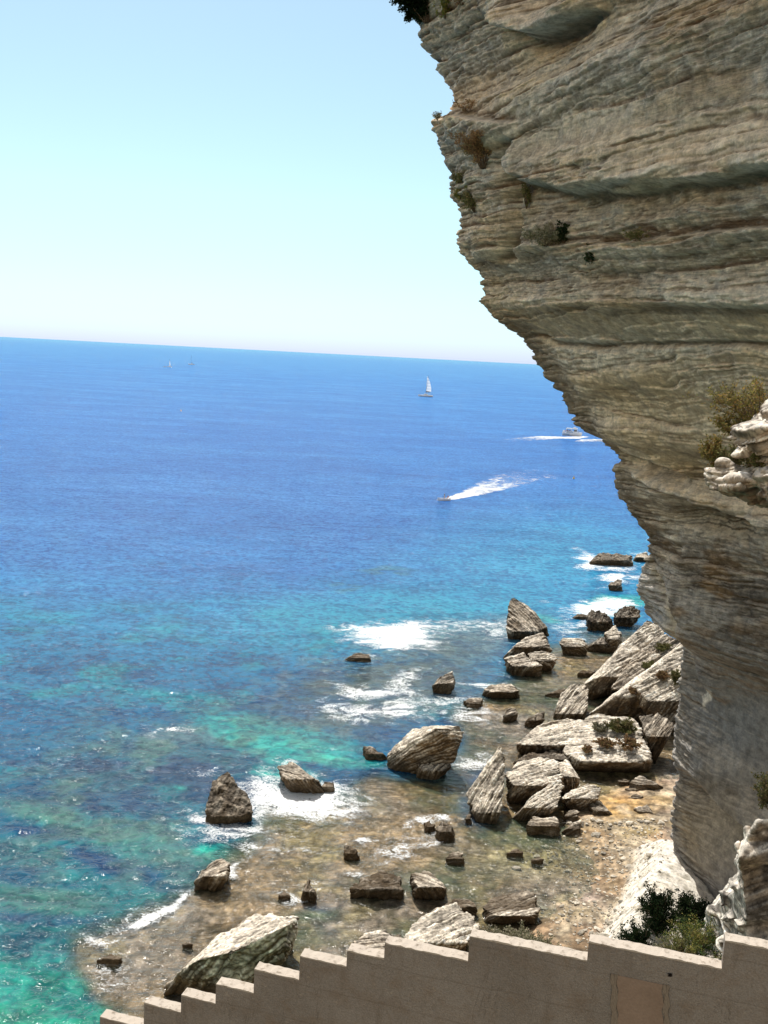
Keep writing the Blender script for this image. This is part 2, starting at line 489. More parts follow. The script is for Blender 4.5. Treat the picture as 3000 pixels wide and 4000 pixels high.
    # shade under the overhanging edge, painted into the rock colour
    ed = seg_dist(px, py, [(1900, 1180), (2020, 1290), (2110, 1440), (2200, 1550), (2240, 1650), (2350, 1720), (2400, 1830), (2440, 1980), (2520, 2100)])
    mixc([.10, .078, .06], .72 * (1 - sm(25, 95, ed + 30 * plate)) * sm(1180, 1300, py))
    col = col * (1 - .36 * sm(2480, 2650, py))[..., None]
    V = P.reshape(-1, 3)
    me = mesh_from('cliff', V, grid_faces(*S.shape))
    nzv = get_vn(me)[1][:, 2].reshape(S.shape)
    mixc([.20, .135, .09], .5 * sm(-.28, -.62, nzv))  # undersides painted darker by their normal, shade put into the colour
    mixc(pale, .5 * sm(.05, .6, nzv) * (1 - .6 * low))  # upward faces painted paler, as if catching light
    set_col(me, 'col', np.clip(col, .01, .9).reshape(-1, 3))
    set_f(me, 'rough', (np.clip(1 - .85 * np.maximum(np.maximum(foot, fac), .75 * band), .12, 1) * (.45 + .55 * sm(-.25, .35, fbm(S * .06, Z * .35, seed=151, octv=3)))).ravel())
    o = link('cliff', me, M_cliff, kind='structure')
    return V, proj(V)

CV, (Cpx, Cpy, Cdep) = build_cliff()

def cliff_pt(x, y):
    d = np.hypot(Cpx - x, Cpy - y)
    k = np.where(d < 9)[0]
    if len(k) == 0: k = np.array([np.argmin(d)])
    return CV[k[np.argmin(Cdep[k])]]

# ------------------------------------------------------------------ terrain: shelf, beach and talus in one sheet
SHELF = [(520, 4100), (340, 3930), (270, 3800), (280, 3660), (520, 3580), (640, 3510), (760, 3420), (880, 3330), (1000, 3240), (1010, 3140), (1180, 3110), (1330, 3070),
         (1450, 2990), (1560, 3000), (1690, 2990), (1800, 2900), (1760, 2800), (1870, 2700), (2000, 2620), (2150, 2520), (2300, 2450), (2480, 2430), (2750, 2600), (2800, 4100)]
TAL = [(on_z(2612, 3300, 3)[:2]), (on_z(2540, 3500, 3.6)[:2]), (on_z(2450, 3690, 4.5)[:2]), (on_z(2330, 3900, 6.0)[:2])]

def ground_h(x, y):
    p = np.stack([x, y, 0 * x], -1)
    px, py, _ = proj(p)
    d = sdf(px + 30 * vn(x * .25, y * .25, seed=201), py + 22 * vn(x * .25, y * .25, seed=202), SHELF)
    h = -3.2 + 2.9 * sm(-70, 25, d)
    lum = fbm(x * .35, y * .35, seed=205, octv=5)
    sl = np.abs(fbm(x * .9 + .3 * y, y * .5, seed=207, octv=4))
    h += (.24 * lum + .22 * sl) * sm(-20, 60, d)
    # beach: rises to the right of a line through the pebbles
    bl = sdf(px, py, [(2170, 3160), (2330, 3060), (2480, 3010), (2800, 3010), (2900, 4200), (1900, 4200), (2000, 3700), (2120, 3560), (2300, 3420), (2200, 3290)])
    b = sm(-40, 160, bl)
    h += .75 * b
    # talus ridge: gentle and sunlit on the left, steep behind
    u = seg_dist(x, y, [tuple(t) for t in TAL])
    xl = np.interp(y, [TAL[3][1], TAL[2][1], TAL[1][1], TAL[0][1]], [TAL[3][0], TAL[2][0], TAL[1][0], TAL[0][0]])
    side = x - xl
    crest = np.interp(y, [TAL[3][1], TAL[2][1], TAL[1][1], TAL[0][1], TAL[0][1] + 6], [6.5, 4.8, 3.8, 3.2, 1.0])
    ridge = np.where(side < 0, crest * np.exp(-(np.abs(side) / 2.6) ** 1.7), np.maximum(crest * np.exp(-(side / 5.5) ** 2), 1.2))
    ridge *= sm(TAL[0][1] + 9, TAL[0][1] + 1, y)
    h = np.maximum(h, ridge - 6 * (1 - sm(.1, .9, ridge)) + .25 * lum * sm(.3, 1.5, ridge) + .15 * fbm(x * 2, y * 2, seed=209, octv=3) * sm(.2, 1, ridge))
    return h, px, py, d, b, ridge

def build_ground():
    x = np.arange(-46, 48, .24); y = np.concatenate([np.arange(18, 50, .6), np.arange(50, 125, .24), np.arange(125, 235, .5)])
    X, Y = np.meshgrid(x, y)
    h, px, py, d, b, ridge = ground_h(X, Y)
    V = np.stack([X, Y, h], -1)
    br = np.array([.40, .28, .175]); ol = np.array([.38, .31, .15]); pu = np.array([.37, .30, .26]); oc = np.array([.54, .32, .11]); chalk = np.array([.80, .765, .69]); peb = np.array([.52, .44, .32])
    a1 = sm(-.3, .4, fbm(X * .12, Y * .12, seed=221, octv=4))[..., None]
    col = br * (1 - a1) + pu * a1
    def mixc(c, f):
        nonlocal col
        f = np.clip(f, 0, 1)[..., None]; col = col * (1 - f) + np.asarray(c) * f
    mixc(ol, .7 * sm(0, .5, fbm(X * .2, Y * .2, seed=223, octv=4)))
    def bl(x_, y_, rx, ry): return np.exp(-(((px - x_) / rx) ** 2 + ((py - y_) / ry) ** 2))
    mixc(oc, .9 * (bl(2420, 3160, 110, 70) + .8 * bl(1720, 3090, 120, 45) + .6 * bl(2120, 2600, 120, 50) + .6 * bl(1900, 3200, 90, 60) + .5 * bl(2330, 2560, 90, 20) + .7 * bl(1960, 2745, 90, 20)))
    mixc([.50, .45, .25], .8 * (bl(2050, 3330, 220, 80)))
    mixc(peb, .9 * b * sm(-.3, .5, fbm(X * .5, Y * .5, seed=229, octv=4)))
    cr = sm(.05, .35, np.abs(fbm(X * 1.1, Y * .8, seed=231, octv=3)))
    col *= (.55 + .55 * cr)[..., None]
    col *= np.clip(1 + .75 * fbm(X * 1.3, Y * 1.3, seed=233, octv=4), .35, 1.8)[..., None]
    mixc([.08, .06, .04], .5 * sm(-.05, -.5, h))
    mixc(chalk, sm(.5, 1.5, ridge + .4 * vn(X * .8, Y * .8, seed=235)))
    mixc([.36, .33, .27], .9 * sm(.05, .4, fbm(X * 2.0, Y * 2.0, seed=237, octv=4)) * sm(.5, 1.5, ridge))
    mixc([.62, .56, .46], .5 * sm(.0, .5, fbm(X * .5, Y * .5, seed=239, octv=4)) * sm(.5, 1.5, ridge))
    me = mesh_from('shore', V.reshape(-1, 3), grid_faces(*X.shape))
    set_col(me, 'col', np.clip(col, .01, .9).reshape(-1, 3))
    link('shore_ground', me, M_rock, kind='structure')
build_ground()

def gz(x, y):
    return float(ground_h(np.array([x]), np.array([y]))[0][0])

# ------------------------------------------------------------------ sea
def graded(a, b, step, lo, hi, g=1.09):
    v = list(np.arange(a, b, step)); s = step
    while v[-1] < hi:
        s *= g; v.append(v[-1] + s)
    s = step
    while v[0] > lo:
        s *= g; v.insert(0, v[0] - s)
    return np.array(v)

def build_sea():
    x = graded(-46, 44, .42, -45000, 45000, 1.07); y = graded(56, 240, .42, 20, 70000, 1.035)
    X, Y = np.meshgrid(x, y)
    p = np.stack([X, Y, 0 * X], -1)
    px, py, _ = proj(p)
    far = sm(260, 500, np.hypot(X, Y))
    n1 = fbm(X * .11, Y * .11, seed=301, octv=5); n2 = fbm(X * .11 + 40, Y * .11, seed=302, octv=5)
    nearw = 1 - far
    qx = px + 60 * n1 * nearw; qy = py + 42 * n2 * nearw
    v = py - (1313 + .0514 * px)
    kv = [0, 25, 100, 300, 600, 850, 1000, 1150, 1300, 1500, 1750, 2050, 2400, 2700]
    kc = [(120, 176, 240), (96, 154, 236), (82, 140, 230), (68, 122, 216), (58, 112, 202), (52, 114, 198), (44, 118, 190), (36, 118, 178), (24, 100, 156), (19, 92, 146), (16, 88, 134), (16, 94, 124), (26, 118, 122), (48, 144, 130)]
    kl = np.array([srgb(*c) for c in kc])
    vv = v + 70 * n1 * nearw
    col = np.stack([np.interp(vv, kv, kl[:, i]) for i in range(3)], -1)
    def mixc(c, f):
        nonlocal col
        f = np.clip(f, 0, 1)[..., None]; col = col * (1 - f) + np.asarray(c) * f
    def bl(x_, y_, rx, ry, rot=0, soft=1.0):
        c_, s_ = math.cos(R(rot)), math.sin(R(rot))
        u, w_ = (qx - x_) * c_ + (qy - y_) * s_, -(qx - x_) * s_ + (qy - y_) * c_
        return 1 - sm(1 - .45 * soft, 1 + .45 * soft, np.sqrt((u / rx) ** 2 + (w_ / ry) ** 2))
    turq = srgb(60, 190, 188); navy = srgb(20, 48, 108); olive = srgb(84, 118, 118); reef = srgb(108, 112, 128); dteal = srgb(22, 92, 140)
    mixc(srgb(70, 165, 210), .55 * bl(2250, 2230, 520, 190, 0, 2))
    mixc(srgb(40, 150, 180), .5 * bl(1500, 2420, 500, 110, 0, 2))
    # weed and rock patches below the surface of the mid sea
    mixc(navy, .5 * sm(.05, .5, n2) * sm(900, 1300, v) * (1 - far))
    mixc(srgb(30, 150, 165), .45 * sm(.1, .5, n1) * sm(950, 1250, v))
    mixc(olive, .5 * bl(1510, 2235, 90, 14) + .35 * bl(1360, 2290, 60, 10))
    # left bed of submerged reefs
    mixc(srgb(62, 96, 116), .75 * bl(640, 3010, 470, 150, -8, 1.4))
    mixc(olive, .75 * bl(180, 3160, 160, 42, 8) + .7 * bl(160, 3510, 230, 65, 6) + .55 * bl(560, 3290, 300, 60, 14))
    mixc(navy, .5 * bl(330, 3120, 260, 40, 6) + .5 * bl(560, 3420, 200, 30, 18) + .5 * bl(90, 3420, 200, 34, 4))
    mixc(navy, .85 * bl(200, 3245, 170, 24, 8) + .8 * bl(420, 3355, 190, 26, 16) + .75 * bl(160, 3600, 260, 26, 3) + .7 * bl(420, 3900, 130, 34))  # shadow strips below the reef patches, put into the water colour
    mixc(turq, .62 * bl(1080, 2890, 290, 62, 10) + .7 * bl(1130, 3040, 130, 60, 20) + .75 * bl(680, 3082, 60, 20) + .8 * bl(830, 3322, 62, 30) + .7 * bl(2420, 2365, 130, 28) + .5 * bl(2150, 2425, 60, 18) + .5 * bl(1330, 2960, 160, 20))
    mixc(reef, .8 * bl(1500, 2700, 380, 130, -12, 1.3) + .7 * bl(1850, 2500, 300, 70, -10, 1.2) + .5 * bl(690, 2880, 140, 28))
    mixc(dteal, .6 * bl(1300, 2760, 170, 40, 10) + .5 * bl(1650, 2560, 120, 24) + .5 * bl(1350, 2990, 120, 26))
    n3 = fbm(X * .55, Y * .55, seed=303, octv=4); n4 = fbm(X * .2 + 5, Y * .2, seed=304, octv=4)
    bed = bl(640, 3120, 620, 330, -10, 1.4) * nearw
    mixc(srgb(88, 108, 112), .85 * bed * sm(.0, .35, n4 + .3 * n3))
    mixc(srgb(24, 52, 104), .75 * bed * sm(.05, .4, -n4 - .25 * n3))
    mixc(srgb(120, 104, 98), .55 * bl(1450, 2680, 430, 190, -14, 1.4) * sm(-.05, .35, n3 + .5 * n4))
    mixc(srgb(36, 70, 120), .6 * bl(1450, 2680, 430, 190, -14, 1.4) * sm(.05, .4, -n3 - .5 * n4))
    mixc(srgb(60, 176, 176), .4 * bl(120, 3850, 330, 200, 0, 1.5) * sm(-.2, .3, n3))
    # how clear: the shelf lets its floor show
    d = sdf(qx, qy, SHELF)
    clear = (.92 - .36 * sm(.05, .5, fbm(X * .16 + 9, Y * .16, seed=311, octv=4))) * sm(-60, 90, d) * (1 - far)
    clear = np.maximum(clear, .30 * bl(1500, 2700, 380, 130, -12, 1.3))
    mixc(srgb(112, 110, 98), sm(-20, 70, d))
    clear -= .38 * (bl(1330, 3110, 120, 40) + bl(1880, 3120, 60, 120) + bl(1560, 3440, 200, 40) + bl(1700, 3010, 200, 30) + bl(1230, 3560, 90, 26) + .9 * bl(2080, 2700, 200, 60) + .6 * bl(1800, 3440, 150, 90))
    mixc(srgb(52, 84, 140), .6 * (bl(1880, 3120, 60, 120) + bl(1900, 3010, 130, 30) + bl(1230, 3530, 90, 20)))  # blue pool, plus the rocks' shadow and reflection put into the colour
    clear = np.clip(clear, 0, 1)
    # foam
    foam = np.zeros_like(px)
    def fo(x_, y_, rx, ry, a, rot=0, soft=1.9):
        nonlocal foam
        foam = np.maximum(foam, a * .88 * bl(x_, y_, rx * 1.2, ry * 1.25, rot, soft))
    for a in [(1190, 3130, 190, 75, 1.0, 0), (1040, 3130, 60, 100, .8, 0), (1300, 3110, 60, 45, .9, 0), (940, 3250, 170, 45, .62, 10), (760, 3230, 150, 60, .42, 0), (870, 3190, 110, 28, .8, 0), (970, 3300, 60, 30, .6, 40),
              (1540, 2475, 160, 38, .98, 4), (1490, 2455, 80, 24, .9, 0), (1800, 2460, 220, 30, .55, -4), (1950, 2480, 70, 40, .55, 0), (1450, 2690, 150, 18, .8, 0), (1560, 2660, 70, 45, .62, -30),
              (1500, 2770, 260, 50, .62, -4), (1340, 2780, 130, 30, .62, 0), (1750, 2760, 200, 45, .5, 0), (1860, 2800, 90, 40, .6, 0), (1850, 2965, 110, 22, .66, -8), (1560, 3310, 170, 42, .55, -10), (1700, 3260, 100, 36, .45, -14),
              (560, 3630, 200, 50, .42, -22), (420, 3690, 120, 50, .42, 0), (430, 3790, 80, 60, .5, 0), (390, 3850, 70, 50, .45, 0), (560, 3900, 90, 40, .4, 0), (690, 2872, 120, 20, .4, 0), (790, 3010, 60, 22, .55, 0),
              (2310, 2190, 55, 26, .85, 10), (2400, 2212, 90, 14, .7, 0), (2500, 2180, 60, 20, .5, 0), (2390, 2262, 70, 18, .85, 5), (2480, 2270, 40, 14, .7, 0), (2380, 2308, 60, 10, .4, 0), (2340, 2378, 130, 24, .92, -2), (2250, 2370, 90, 12, .6, 0), (2260, 2440, 90, 40, .55, 0), (2200, 2460, 60, 40, .4, 0),
              (1390, 3400, 60, 14, .7, 0), (1130, 3500, 60, 30, .5, 0), (1200, 3450, 120, 30, .4, -20), (1900, 2665, 90, 12, .6, 0), (1440, 2560, 60, 16, .5, 0), (1330, 2640, 70, 12, .3, 0), (890, 3400, 40, 24, .6, 0), (1150, 3000, 70, 30, .55, 20), (940, 3080, 60, 30, .6, 0), (1640, 2600, 80, 12, .4, 0)]:
        fo(*a)
    def fl(pts, w_, a):
        nonlocal foam
        dd = seg_dist(px + 26 * n3 * nearw, py + 20 * n3 * nearw + 10 * n4, pts)
        foam = np.maximum(foam, np.clip(.62 + 1.1 * n3 + .5 * n4, .12, 1) * a * np.exp(-(dd / (w_ * 1.25)) ** 2))
        foam = np.maximum(foam, np.clip(.5 + .8 * n4, .1, 1) * .62 * a * np.exp(-(dd / (w_ * 3.2)) ** 2))
    fl([(400, 3690), (470, 3665), (560, 3612), (640, 3575), (700, 3545), (725, 3505), (690, 3475), (655, 3480)], 17, .8)
    fl([(320, 3640), (380, 3660), (430, 3700), (470, 3740)], 12, .55)
    fl([(430, 3840), (400, 3800), (450, 3770), (490, 3790)], 16, .65)
    fl([(930, 3250), (985, 3275), (1010, 3310), (985, 3350), (930, 3370), (900, 3400)], 10, .75)
    fl([(1400, 3395), (1500, 3372), (1600, 3340), (1690, 3300), (1735, 3275)], 11, .85)
    fl([(1380, 3290), (1480, 3290), (1580, 3250), (1640, 3215), (1740, 3200), (1800, 3185)], 14, .6)
    fl([(600, 2860), (680, 2855), (770, 2860)], 8, .7)
    fl([(1560, 2660), (1620, 2640), (1600, 2690), (1540, 2710)], 10, .7)
    fl([(1480, 2775), (1550, 2740), (1600, 2720), (1580, 2780), (1500, 2800)], 13, .7)
    fl([(1650, 2465), (1720, 2450), (1830, 2455), (1960, 2445)], 10, .62)
    foam = np.maximum(foam, .36 * sm(-.1, .4, n1) * bl(1550, 2700, 450, 160, -10, 1.2))
    foam = np.maximum(foam, .34 * sm(.0, .5, n2) * bl(900, 3350, 560, 360, -30, 1.2) * sm(-60, 0, d))
    lc = np.clip(col * .74 * np.array([.74, 1.10, .90]), .004, .9)
    me = mesh_from('sea', p.reshape(-1, 3), grid_faces(*X.shape))
    set_col(me, 'wcol', lc.reshape(-1, 3)); set_f(me, 'clear', clear.ravel()); set_f(me, 'foam', foam.ravel())
    return me

def foam_mask(q, fo):
    p = q.pos((1, 1.3, 1), (0, 0, .25))
    a = q.ramp(q.noise(.32, 7, .66, p, 1.2), .3, .7)
    b = q.noise(1.15, 6, .66, p, 1.8)
    lace = q.math('SUBTRACT', 1.0, q.math('MULTIPLY', q.math('ABSOLUTE', q.math('SUBTRACT', b, .5)), 6.0), clamp=True)
    c = q.ramp(q.noise(4.5, 4, .7, p, .6), .3, .7)
    t = q.math('ADD', q.math('ADD', q.math('MULTIPLY', a, .42), q.math('MULTIPLY', lace, .36)), q.math('MULTIPLY', c, .22))
    k = q.math('ADD', t, fo)
    return q.math('MULTIPLY', q.math('MULTIPLY', q.ramp(k, .94, 1.36), .94), q.ramp(fo, .02, .2))

def sea_mat():
    q = N('sea_water')
    wc, cl, fo = q.attr('wcol'), q.attr('clear', True), q.attr('foam', True)
    pr = R(14)
    w1 = q.noise(.85, 4, .62, q.pos((1, .95, 1), (0, 0, pr)), .5)
    w2 = q.noise(.26, 4, .62, q.pos((.7, 1.25, 1), (0, 0, -.12)), .5)
    w3 = q.noise(.04, 4, .6, q.pos((.8, 1.8, 1), (0, 0, .1)), .4)
    hgt = q.math('ADD', q.math('MULTIPLY', w1, .42), q.math('ADD', q.math('MULTIPLY', w2, .9), q.math('MULTIPLY', w3, 3.2)))
    nb = q.bump(hgt, 1.0, 1.0)
    # light and dark of the ripples, put into the colour from wave noise
    tone = q.mix(q.ramp(q.math('ADD', q.math('MULTIPLY', w1, .55), q.math('ADD', q.math('MULTIPLY', w2, .3), q.math('MULTIPLY', w3, .15))), .40, .60), (.46, .53, .67), (1.40, 1.34, 1.26))
    drift = q.mix(q.ramp(q.noise(.008, 5, .6, q.pos((1, 2.6, 1))), .35, .68), (.82, .86, .92), (1.12, 1.1, 1.06))
    colr = q.mix(1.0, q.mix(1.0, wc, tone, 'MULTIPLY'), drift, 'MULTIPLY')
    df = q.n('ShaderNodeBsdfDiffuse'); q.l(colr, df.inputs[0])
    tr = q.n('ShaderNodeBsdfTransparent'); q.put(tr.inputs[0], (.90, .92, .88))
    body = q.n('ShaderNodeMixShader'); q.l(cl, body.inputs[0]); q.l(df.outputs[0], body.inputs[1]); q.l(tr.outputs[0], body.inputs[2])
    gl = q.n('ShaderNodeBsdfGlossy'); gl.inputs['Roughness'].default_value = .12; q.l(nb, gl.inputs['Normal'])
    fr = q.n('ShaderNodeFresnel'); fr.inputs[0].default_value = 1.33; q.l(nb, fr.inputs['Normal'])
    fc = q.math('MINIMUM', q.math('MULTIPLY', fr.outputs[0], .8), .26)
    s1 = q.n('ShaderNodeMixShader'); q.l(fc, s1.inputs[0]); q.l(body.outputs[0], s1.inputs[1]); q.l(gl.outputs[0], s1.inputs[2])
    fd = q.n('ShaderNodeBsdfDiffuse'); q.put(fd.inputs[0], (.82, .85, .86))
    fm = foam_mask(q, fo)
    s2 = q.n('ShaderNodeMixShader'); q.l(fm, s2.inputs[0]); q.l(s1.outputs[0], s2.inputs[1]); q.l(fd.outputs[0], s2.inputs[2])
    return q.done(s2)
link('sea', build_sea(), sea_mat(), kind='structure')

# wakes: thin sheets of broken foam lying on the water
def wake_mat():
    q = N('wake_foam')
    fo = q.attr('foam', True)
    p = q.pos((1, .8, 1), (0, 0, .3))
    a = q.noise(.30, 6, .7, p, .8)
    mk = q.math('MULTIPLY', q.ramp(q.math('ADD', a, fo), .94, 1.36), .9)
    fd = q.n('ShaderNodeBsdfDiffuse'); q.put(fd.inputs[0], (.82, .86, .88))
    tr = q.n('ShaderNodeBsdfTransparent')
    s = q.n('ShaderNodeMixShader'); q.l(mk, s.inputs[0]); q.l(tr.outputs[0], s.inputs[1]); q.l(fd.outputs[0], s.inputs[2])
    return q.done(s)
M_wake = wake_mat()
def wake(name, spine, label):
    """spine: (px, py, half width in m, strength)"""
    pts = np.array([on_z(a, b, .05) for a, b, _, _ in spine]); wd = np.array([c for _, _, c, _ in spine]); st = np.array([e for *_, e in spine])
    n, mI = 60, 17
    t = np.linspace(0, len(spine) - 1, n); k = np.arange(len(spine))
    cxy = np.stack([np.interp(t, k, pts[:, i]) for i in range(2)], 1); W = np.interp(t, k, wd); S_ = np.interp(t, k, st)
    tg = np.gradient(cxy, axis=0); tg /= np.linalg.norm(tg, axis=1)[:, None]; nr = np.stack([-tg[:, 1], tg[:, 0]], 1)
    u = np.linspace(-1, 1, mI)
    P = cxy[:, None] + nr[:, None] * (W[:, None, None] * u[None, :, None])
    V = np.concatenate([P, np.full((n, mI, 1), .06)], 2).reshape(-1, 3)
    f = S_[:, None] * (1 - np.abs(u[None]) ** 3) * (1 - .35 * np.exp(-(u[None] / .3) ** 2) * np.linspace(0, 1, n)[:, None])
    me = mesh_from(name, V, grid_faces(n, mI)); set_f(me, 'foam', f.ravel())
    link(name, me, M_wake, kind='stuff', label=label, category='wake')
wake('wake', [(1712, 1954, 1.2, .9), (1760, 1948, 2.6, .95), (1850, 1926, 6, .84), (1960, 1888, 12, .66), (2040, 1862, 17, .56), (2140, 1848, 21, .50), (2230, 1843, 22, .42), (2330, 1842, 22, .25)], 'white foam wake trailing behind the small motorboat')
wake('wake', [(2290, 1705, 4, .7), (2230, 1710, 9, .9), (2150, 1708, 12, .85), (2070, 1714, 12, .66), (1980, 1720, 10, .5), (1880, 1722, 8, .35)], 'white foam wake left of the passenger boat')
wake('wake', [(2250, 1726, 4, .5), (2300, 1720, 9, .8), (2360, 1720, 12, .8), (2430, 1735, 12, .6)], 'white foam streak right of the passenger boat against the cliff edge')

# ------------------------------------------------------------------ boulders
def hull_bm(hulls):
    bm = bmesh.new()
    for pts in hulls:
        vs = [bm.verts.new(Vector(p)) for p in pts]
        r = bmesh.ops.convex_hull(bm, input=vs)
        bmesh.ops.delete(bm, geom=list({g for g in r['geom_interior'] + r['geom_unused'] if isinstance(g, bmesh.types.BMVert)}), context='VERTS')
    bmesh.ops.recalc_face_normals(bm, faces=bm.faces[:])
    return bm

def voxelise(hulls, vox):
    me = bpy.data.meshes.new('tmp'); bm = hull_bm(hulls); bm.to_mesh(me); bm.free()
    o = bpy.data.objects.new('tmp', me); C.objects.link(o)
    md = o.modifiers.new('r', 'REMESH'); md.mode = 'VOXEL'; md.voxel_size = vox; md.use_smooth_shade = True
    dg = bpy.context.evaluated_depsgraph_get()
    r = bpy.data.meshes.new_from_object(o.evaluated_get(dg))
    bpy.data.objects.remove(o); bpy.data.meshes.remove(me)
    return r

def rock_mesh(name, hulls, vox, seed, ang, tone, amp=1.0, thick=.26, wet=.9, depthdip=-.8, lowf=1.0, pal=None, pdir=(0, 0, 1)):
    me = voxelise(hulls, vox)
    V, Nn = get_vn(me)
    size = float(np.ptp(V, axis=0).max())
    a = R(ang)
    ld = math.cos(a) * rt + math.sin(a) * up                       # direction of the bedding as seen
    nb = np.cross(ld, fw * 1.0 + depthdip * up); nb /= np.linalg.norm(nb)
    e1 = ld; e2 = np.cross(nb, e1)
    f = 1.0 / max(size, 1.0)
    sx = seed * 13.7
    # large lumps break the flat facets
    lump = fbm(V[:, 0] * f * 3 + sx, V[:, 1] * f * 3, V[:, 2] * f * 3, seed=seed, octv=3)
    V = V + Nn * (lump * size * (.022 if size > 4 else .085) * lowf)[:, None]
    t = V @ nb + sx; b1 = V @ e1; b2 = V @ e2
    t = t + thick * .9 * fbm(b1 * .5, b2 * .5, t * .3, seed=seed + 3, octv=3)
    th = thick * .62
    L, TN = beds(t, b1, b2, seed + 11, th, .4, .5)
    L2, TN2 = beds(t, b1, b2, seed + 12, th * 3.2, .3, .28)
    pl = fbm(t / (thick * .55), b1 * .55, b2 * .55, seed=seed + 5, octv=3)
    br = fbm(t / (thick * 2.2), b1 * 1.1, b2 * 1.1, seed=seed + 6, octv=3)
    face = 1 - np.abs(Nn @ nb) ** 2
    fine = fbm(V[:, 0] * 3.2, V[:, 1] * 3.2, V[:, 2] * 3.2, seed=seed + 7, octv=3)
    ea = min(1.0, .35 + size / 9.0)
    face = np.sqrt(np.clip(face, 0, 1)) * .85 + .15
    rel = (.20 * L + .30 * L2) * face
    if tone < .2:
        pit = np.abs(fbm(V[:, 0] * 1.1, V[:, 1] * 1.1, V[:, 2] * 1.1, seed=seed + 31, octv=4))
        rel = rel * .4 + .5 * (pit - .25); br = br * 1.8
    d = amp * ea * (rel + .06 * pl * face + .12 * br) + .06 * fine * ea
    V = V + Nn * d[:, None]
    me.vertices.foreach_set('co', V.astype(np.float32).ravel()); me.update()
    pale = np.array([.88, .80, .68]); brown = np.array([.15, .10, .055]); grey = np.array([.14, .112, .085])
    if pal is not None: pale, brown, grey = [np.array(c) for c in pal]
    stripe = (1.0 if tone >= .2 else .35) * vn(t / (th * .45), b1 * .22, b2 * .22, seed=seed + 21) + .6 * vn(t / (th * 1.3), b1 * .5, b2 * .5, seed=seed + 22)
    g = np.clip(tone + .38 * stripe + .35 * fbm(t / (thick * 1.6), b1 * .5, b2 * .5, seed=seed + 8, octv=3) + .35 * (TN - .5) + .25 * fbm(V[:, 0] * .6, V[:, 1] * .6, V[:, 2] * .6, seed=seed + 9, octv=3), 0, 1)
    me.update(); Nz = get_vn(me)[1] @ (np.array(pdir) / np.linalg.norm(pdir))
    g = np.clip(g + ((.25 + .8 * tone) if pal is None else 1.3) * (np.clip(Nz, -.6, .9) - .38), 0, 1)  # light put into the colour: faces along pdir paler, others darker
    wb = sm(-.2, .5, fbm(V[:, 0] * .5 + 9, V[:, 1] * .5, V[:, 2] * .5, seed=seed + 10, octv=3))
    low = (brown * (1 - wb[:, None]) + grey * wb[:, None]) * (.8 + 1.1 * max(tone - .2, 0))
    col = low * (1 - g[:, None]) + pale * g[:, None]
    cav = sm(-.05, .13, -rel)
    col *= (1 - .55 * cav)[:, None]  # crevice shade between the beds, put into the colour
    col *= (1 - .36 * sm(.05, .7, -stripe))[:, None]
    col *= np.clip(1 + .55 * vn(V[:, 0] * 6, V[:, 1] * 6, V[:, 2] * 6, seed=seed + 41), .4, 1.5)[:, None]
    if tone < .2: col *= .68
    if pal is not None:
        sp = vn(V[:, 0] * 7, V[:, 1] * 7, V[:, 2] * 7, seed=seed + 51) + .6 * vn(V[:, 0] * 17, V[:, 1] * 17, V[:, 2] * 17, seed=seed + 52)
        col *= (1 - .55 * sm(.35, .75, sp))[:, None]
        col *= np.clip(1 + .35 * fbm(V[:, 0] * 1.5, V[:, 1] * 1.5, V[:, 2] * 1.5, seed=seed + 53), .5, 1.3)[:, None]
    if wet > 0:
        wz = V[:, 2] + .35 * lump
        k = (1 - sm(wet * .45, wet * 1.25, wz))[:, None]
        col = col * (1 - k * .8) + np.array([.085, .06, .035]) * k * .8
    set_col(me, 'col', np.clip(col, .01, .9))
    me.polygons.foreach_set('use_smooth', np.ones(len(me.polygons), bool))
    return me, V

